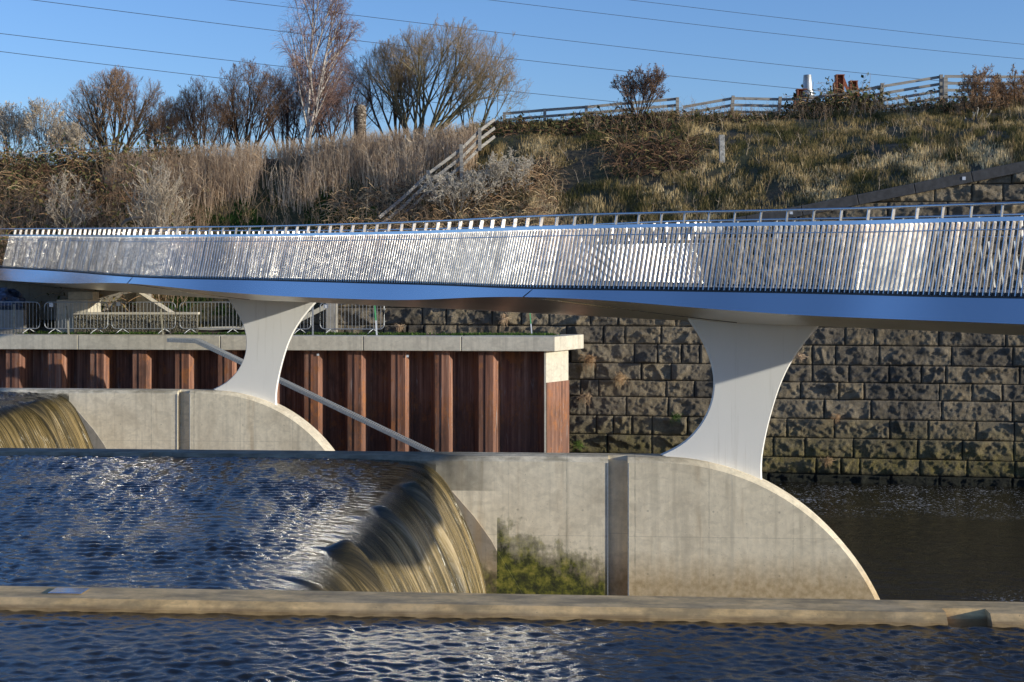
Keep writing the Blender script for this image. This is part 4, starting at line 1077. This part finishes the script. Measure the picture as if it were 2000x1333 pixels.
tree('elder_bush',305,428,54.3,12,M['bark_pale'],'sunlit cream-stemmed leafless bush above the bridge rail near the fallen branch',300,(235,385),'bush',nst=13,levels=3,nchild=[6,4,3],ratio=.5,r0=.035,wig=.14,twr=.008)
tree('elder_bush',130,400,55,13,M['bark_pale'],'thin arching cream-stemmed bush among dark brambles at the left',318,(80,205),'bush',nst=7,levels=3,nchild=[5,4,3],ratio=.5,r0=.025,wig=.28,twr=.008)
tree('elder_bush',805,340,56.4,14,M['bark_pale'],'forked pale sapling against dark ground left of the broken fence',268,(765,840),'bush',nst=4,levels=3,nchild=[5,4,3],ratio=.5,r0=.03,wig=.2,twr=.008)
tree('dead_tree_stump',1905,272,55.4,15,M['bark_grey'],'grey forked dead stump in the grass under the right-hand thorn bush',208,(1880,1955),'stump',nst=3,levels=2,nchild=[3,2],ratio=.5,r0=.11,wig=.15,twr=.02)

def blades(n,Xf,Yf,hf,wf,cf,lean=.35,seed=1,zf=hillz):
    rng=np.random.default_rng(seed)
    X,Y=Xf(rng,n),Yf(rng,n)
    Y=Y if Y is not None else 0
    Z=zf(X,Y)-.02
    h=hf(rng,X,Y);w=wf*rng.uniform(.6,1.4,len(X));an=rng.uniform(0,2*PI,len(X))
    l=np.abs(rng.normal(size=len(X)))*lean*h;la=rng.uniform(0,2*PI,len(X))
    B=np.stack([X,Y,Z],1);S=np.stack([np.cos(an),np.sin(an)*.4,0*an],1)*w[:,None]
    Md=B+np.stack([np.cos(la)*l*.3,np.sin(la)*l*.3,h*.6],1);Tp=B+np.stack([np.cos(la)*l,np.sin(la)*l,h*(1-.15*(l/h)**2)],1)
    V=np.stack([B-S,B+S,Md+S*.7,Md-S*.7,Tp],1);n=len(X)
    i=np.arange(n)[:,None]*5
    a=Acc();c=np.clip(cf(rng,X,Y),.001,1)
    Q=i+np.array([[0,1,2,3]]);T3=i+np.array([[3,2,4]])
    s=Acc();s.V=[V.reshape(-1,3).astype(np.float32)];s.A=[np.repeat(c,5).astype(np.float32)];s.n=5*n
    s.L=[Q.ravel(),T3.ravel()];s.T=[np.full(n,4,dtype=np.int32),np.full(n,3,dtype=np.int32)]
    return s
def slopeY(rng,X,lo=0,hi=1.04):
    y0=np.maximum(wallY(X)+.3,np.where(X<-7.5,52.5,0));return y0+(60.5-y0)*rng.uniform(lo,hi,len(X))
# main hill grass
class XY: pass
def hill_grass(n,x0,x1,lo,hi,hmul,cbias,seed,name,mat,lean=.4,w=.011):
    rng=np.random.default_rng(seed);X=rng.uniform(x0,x1,n);Y=slopeY(rng,X,lo,hi)
    # clumping
    keep=fbm(X*1.7,Y*1.7,3,seed)>.30+.22*rng.random(n);X=X[keep];Y=Y[keep]
    cl=fbm(X*.9,Y*.9,3,77);tl=fbm(X*2.6,Y*2.6,2,78)
    s=blades(len(X),lambda r,n_:X,lambda r,n_:Y,lambda r,X_,Y_:hmul*(.25+1.2*np.clip(tl-.25,0,1))*r.uniform(.6,1.3,len(X_)),w,
             lambda r,X_,Y_:cbias+(cl-.47)*1.7+r.normal(size=len(X_))*.16,lean,seed)
    return s.obj(name,mat,kind='stuff')
hill_grass(170000,-3.5,24,0,1.0,.50,.36,51,'dry_grass',M['grass'],.45)
hill_grass(34000,-5,24,0,.28,.55,.68,52,'straw_grass',M['grass'],.35,.012)
hill_grass(30000,-24,-3,.0,.55,.30,.15,53,'bank_grass',M['grass'],.5,.012)
# green bank patch
rng=np.random.default_rng(60);n=60000;X=rng.uniform(-13.8,-5.2,n);Y=slopeY(rng,X,.10,.60);k=fbm(X*1.3,Y*1.3,3,9)>.36;X=X[k];Y=Y[k]
blades(len(X),lambda r,n_:X,lambda r,n_:Y,lambda r,a_,b_:r.uniform(.05,.14,len(a_)),.03,lambda r,a_,b_:.35+(fbm(a_,b_,2,3)-.5)+r.normal(size=len(a_))*.25,.9,61).obj('green_ground_cover',M['green'],kind='stuff')
# weeds on the quay edge
rng=np.random.default_rng(62);n=16000;X=rng.uniform(-20,1.8,n);Y=48.35-(X-3.3)*0.07+.05+np.abs(rng.normal(size=n))*.45;k=fbm(X*1.1,Y*1.5,3,12)+.12*(X>-7)>.47;X=X[k];Y=Y[k]
blades(len(X),lambda r,n_:X,lambda r,n_:Y,lambda r,a_,b_:r.uniform(.03,.13,len(a_)),.02,lambda r,a_,b_:.6+r.normal(size=len(a_))*.3,.8,63,zf=lambda X,Y:-2.17+0*X).obj('quay_weeds',M['green'],kind='stuff')

# dead canes
def canes(n,Xr,Yr,H,seed,name,mat,rad=.011,tw=4,cb=.55,zf=hillz,lean=.10,twl=.35):
    rng=np.random.default_rng(seed);X=Xr(rng,n);Y=Yr(rng,X)
    keep=fbm(X*.8,Y*.8,3,seed)>.25;X=X[keep];Y=Y[keep];n=len(X)
    Z=zf(X,Y);h=H(rng,X,Y)
    px=1000+F*X/Y;lim=(HY-(np.interp(px,[0,180,300,450,600,700,850,960,1200,2000],[322,306,292,284,272,262,252,236,200,150])+rng.uniform(-8,30,len(px))))/F*Y
    h=np.minimum(h,lim-Z);ok=h>.25;X,Y,Z,h=X[ok],Y[ok],Z[ok],h[ok];n=len(X)
    d=rng.normal(size=(n,3))*lean;d[:,2]=1
    P=[np.stack([X,Y,Z-.05],1)]
    for i in range(4):
        d=d+rng.normal(size=(n,3))*np.array([.07,.07,0]);d/=np.linalg.norm(d,axis=1)[:,None];P.append(P[-1]+d*(h/4)[:,None])
    a=Acc();c=np.clip(cb+rng.normal(size=n)*.2+(fbm(X*.6,Y*.6,2,5)-.5)*.6,.01,1)
    r=rad*rng.uniform(.6,1.3,n)
    for i in range(4): a.segs(P[i],P[i+1],r*(1-.2*i),r*(.8-.2*i),3,c)
    for k in range(tw):
        t=rng.uniform(.35,.98,n)*4;i=np.minimum(3,t.astype(int));f=(t-i)[:,None];PP=np.stack(P,0)
        b=PP[i,np.arange(n)]*(1-f)+PP[i+1,np.arange(n)]*f
        dv=rng.normal(size=(n,3))*.8;dv[:,2]=np.abs(dv[:,2])+.5;dv/=np.linalg.norm(dv,axis=1)[:,None]
        e_=b+dv*(twl*rng.uniform(.3,1.2,n))[:,None]
        a.segs(b,e_,r*.5,r*.3,3,np.clip(c-.12,.01,1))
    return a.obj(name,mat,kind='stuff')
UR=lambda a_,b_:(lambda rng,n:rng.uniform(a_,b_,n))
canes(7600,UR(-16.5,-1.4),lambda rng,X:slopeY(rng,X,.40,.98)*0+(lambda y0:y0+(60.5-y0)*np.clip(.44+.22*fbm(X*1.1,X*0+3,3,7)+np.abs(rng.normal(size=len(X)))*.28-.06*rng.random(len(X)),0,1.02))(np.maximum(wallY(X)+.3,np.where(X<-7.5,52.5,0)))+.2,lambda rng,X,Y:1.45*rng.uniform(.5,1.15,len(X)),71,'dead_canes',M['cane'],.0115,3,.75)
canes(900,UR(-13,-2),lambda rng,X:slopeY(rng,X,.12,.6),lambda rng,X,Y:.9*rng.uniform(.3,1.3,len(X)),76,'dead_stems',M['cane'],.008,4,.45,lean=.3,twl=.25)
canes(1600,UR(-20.5,-12),lambda rng,X:slopeY(rng,X,.1,.5),lambda rng,X,Y:1.2*rng.uniform(.5,1.2,len(X)),72,'dead_canes',M['cane'],.011,4,.7,lean=.25)
canes(1500,UR(-27,-14),lambda rng,X:slopeY(rng,X,.45,1.02),lambda rng,X,Y:1.1*rng.uniform(.4,1.2,len(X)),73,'dead_stems',M['bramble'],.010,5,.7,lean=.3)
canes(900,UR(3,24),lambda rng,X:slopeY(rng,X,.72,1.04),lambda rng,X,Y:.75*rng.uniform(.4,1.3,len(X)),74,'dead_stems',M['cane'],.008,5,.5,lean=.25,twl=.25)
canes(500,UR(-6,24),lambda rng,X:slopeY(rng,X,.0,.6),lambda rng,X,Y:.55*rng.uniform(.4,1.3,len(X)),75,'dead_stems',M['cane'],.007,5,.7,lean=.25,twl=.2)

# bramble tangle: arching stems with small leaves
def brambles(n,Xr,lo,hi,seed,name,size=.9,up=.8,leaf=10,cb=.45,extra=0):
    rng=np.random.default_rng(seed);X=Xr(rng,n);Y=slopeY(rng,X,lo,hi);P=np.stack([X,Y,hillz(X,Y)-.02],1)
    a=Acc();an=rng.uniform(0,2*PI,n);d=np.stack([np.cos(an)*.7,np.sin(an)*.5,up*rng.uniform(.6,1.6,n)],1)
    L=size*rng.uniform(.5,1.4,n)/6;c=np.clip(cb+rng.normal(size=n)*.22,.01,1);pts=[P]
    for i in range(7):
        d=d+rng.normal(size=(n,3))*.16;d[:,2]-=.26*up;d/=np.linalg.norm(d,axis=1)[:,None]
        q=pts[-1]+d*L[:,None]*1.3;a.segs(pts[-1],q,.0075,.006,3,c);pts.append(q)
    o=a.obj(name,M['bramble'],kind='stuff')
    if leaf:
        m=n*leaf;k=rng.integers(1,8,m);j=rng.integers(0,n,m);PP=np.stack(pts,0);cc=PP[k,j]+rng.normal(size=(m,3))*.07
        u=rng.normal(size=(m,3))*.04;v=rng.normal(size=(m,3))*.04
        b=Acc();b.add(np.stack([cc-u,cc-v,cc+u,cc+v],1).reshape(-1,3),np.arange(m*4).reshape(-1,4),np.repeat(rng.uniform(.01,1,m),4))
        b.obj('bramble_leaves',M['dleaf'],kind='stuff')
brambles(5200,UR(-27,-13.5),.0,1.0,81,'brambles',1.0,.9,4,.58)
brambles(1300,UR(-1.5,6.6),.74,.93,82,'brambles',.4,.7,2,.25)
brambles(900,UR(16.0,24),.84,.97,87,'brambles',.5,.8,4,.5)
brambles(300,UR(6.6,12.3),.80,.90,88,'brambles',.35,.7,2,.5)
brambles(5200,UR(-7.0,1.8),.0,.5,83,'brambles',.45,1.0,0,.75)

brambles(1000,UR(12.2,15.2),.93,1.0,85,'brambles',1.0,1.2,8,.5)
brambles(700,UR(4,7),.35,.6,86,'brambles',.7,.8,1,.35)
# tufts in the stone joints
def tuft(x,y,n,h,mat,c,seed,lb):
    rng=np.random.default_rng(seed);p=W(x,y,50);u=(p[0]-WO[0])/WU[0];Yw=WO[1]+u*WU[1]-.12;p=W(x,y,Yw)
    a=Acc();d=rng.normal(size=(n,3))*np.array([.8,.35,.8]);d[:,1]=-np.abs(d[:,1])-.2;d/=np.linalg.norm(d,axis=1)[:,None]
    h=h*.75;q=p+d*h*rng.uniform(.15,.8,n)[:,None]+rng.normal(size=(n,3))*.04;q2=q+rng.normal(size=(n,3))*.2*h+np.array([0,0,-.8*h])*rng.uniform(0,1,n)[:,None]
    a.segs(np.repeat(p[None],n,0)+rng.normal(size=(n,3))*np.array([.12,.01,.05]),q,.006,.005,3,np.full(n,c));a.segs(q,q2,.005,.003,3,np.full(n,c))
    a.obj('wall_plant',mat,label=lb,cat='plant',group='plants rooted in the stone wall')
for k,(x,y,n,h,m,c,lb) in enumerate(((985,620,70,.35,'cane',.7,'straw-coloured tuft in the wall joint just under the bridge soffit'),(1150,700,60,.5,'bramble',.7,'reddish wiry plant on the stone wall beside the coping end'),(1210,738,120,.4,'bramble',.85,'dry brown tussock in a joint of the stone wall, right of the sheet piles'),(1143,775,70,.4,'cane',.5,'hanging dry tuft near the corner of the stone wall and the pile'),(1131,868,60,.3,'green',.9,'bright green weed at the foot of the stone wall by the rusty end pile'),(1320,815,40,.35,'green',.6,'narrow green trailing plant on the stone wall left of the near leg'),(1562,696,50,.2,'cane',.7,'small straw tuft in the wall right of the near leg'),(1617,900,60,.25,'bramble',.8,'pinkish dry tuft low on the wall above the dark water'),(780,640,60,.25,'cane',.6,'yellowed tuft at the foot of the wall behind the rightmost barrier'),(1633,815,30,.35,'bramble',.75,'reddish trailing stem hanging on the stone wall at mid height'))):
    tuft(x,y,n,h,M[m],c,200+k,lb)
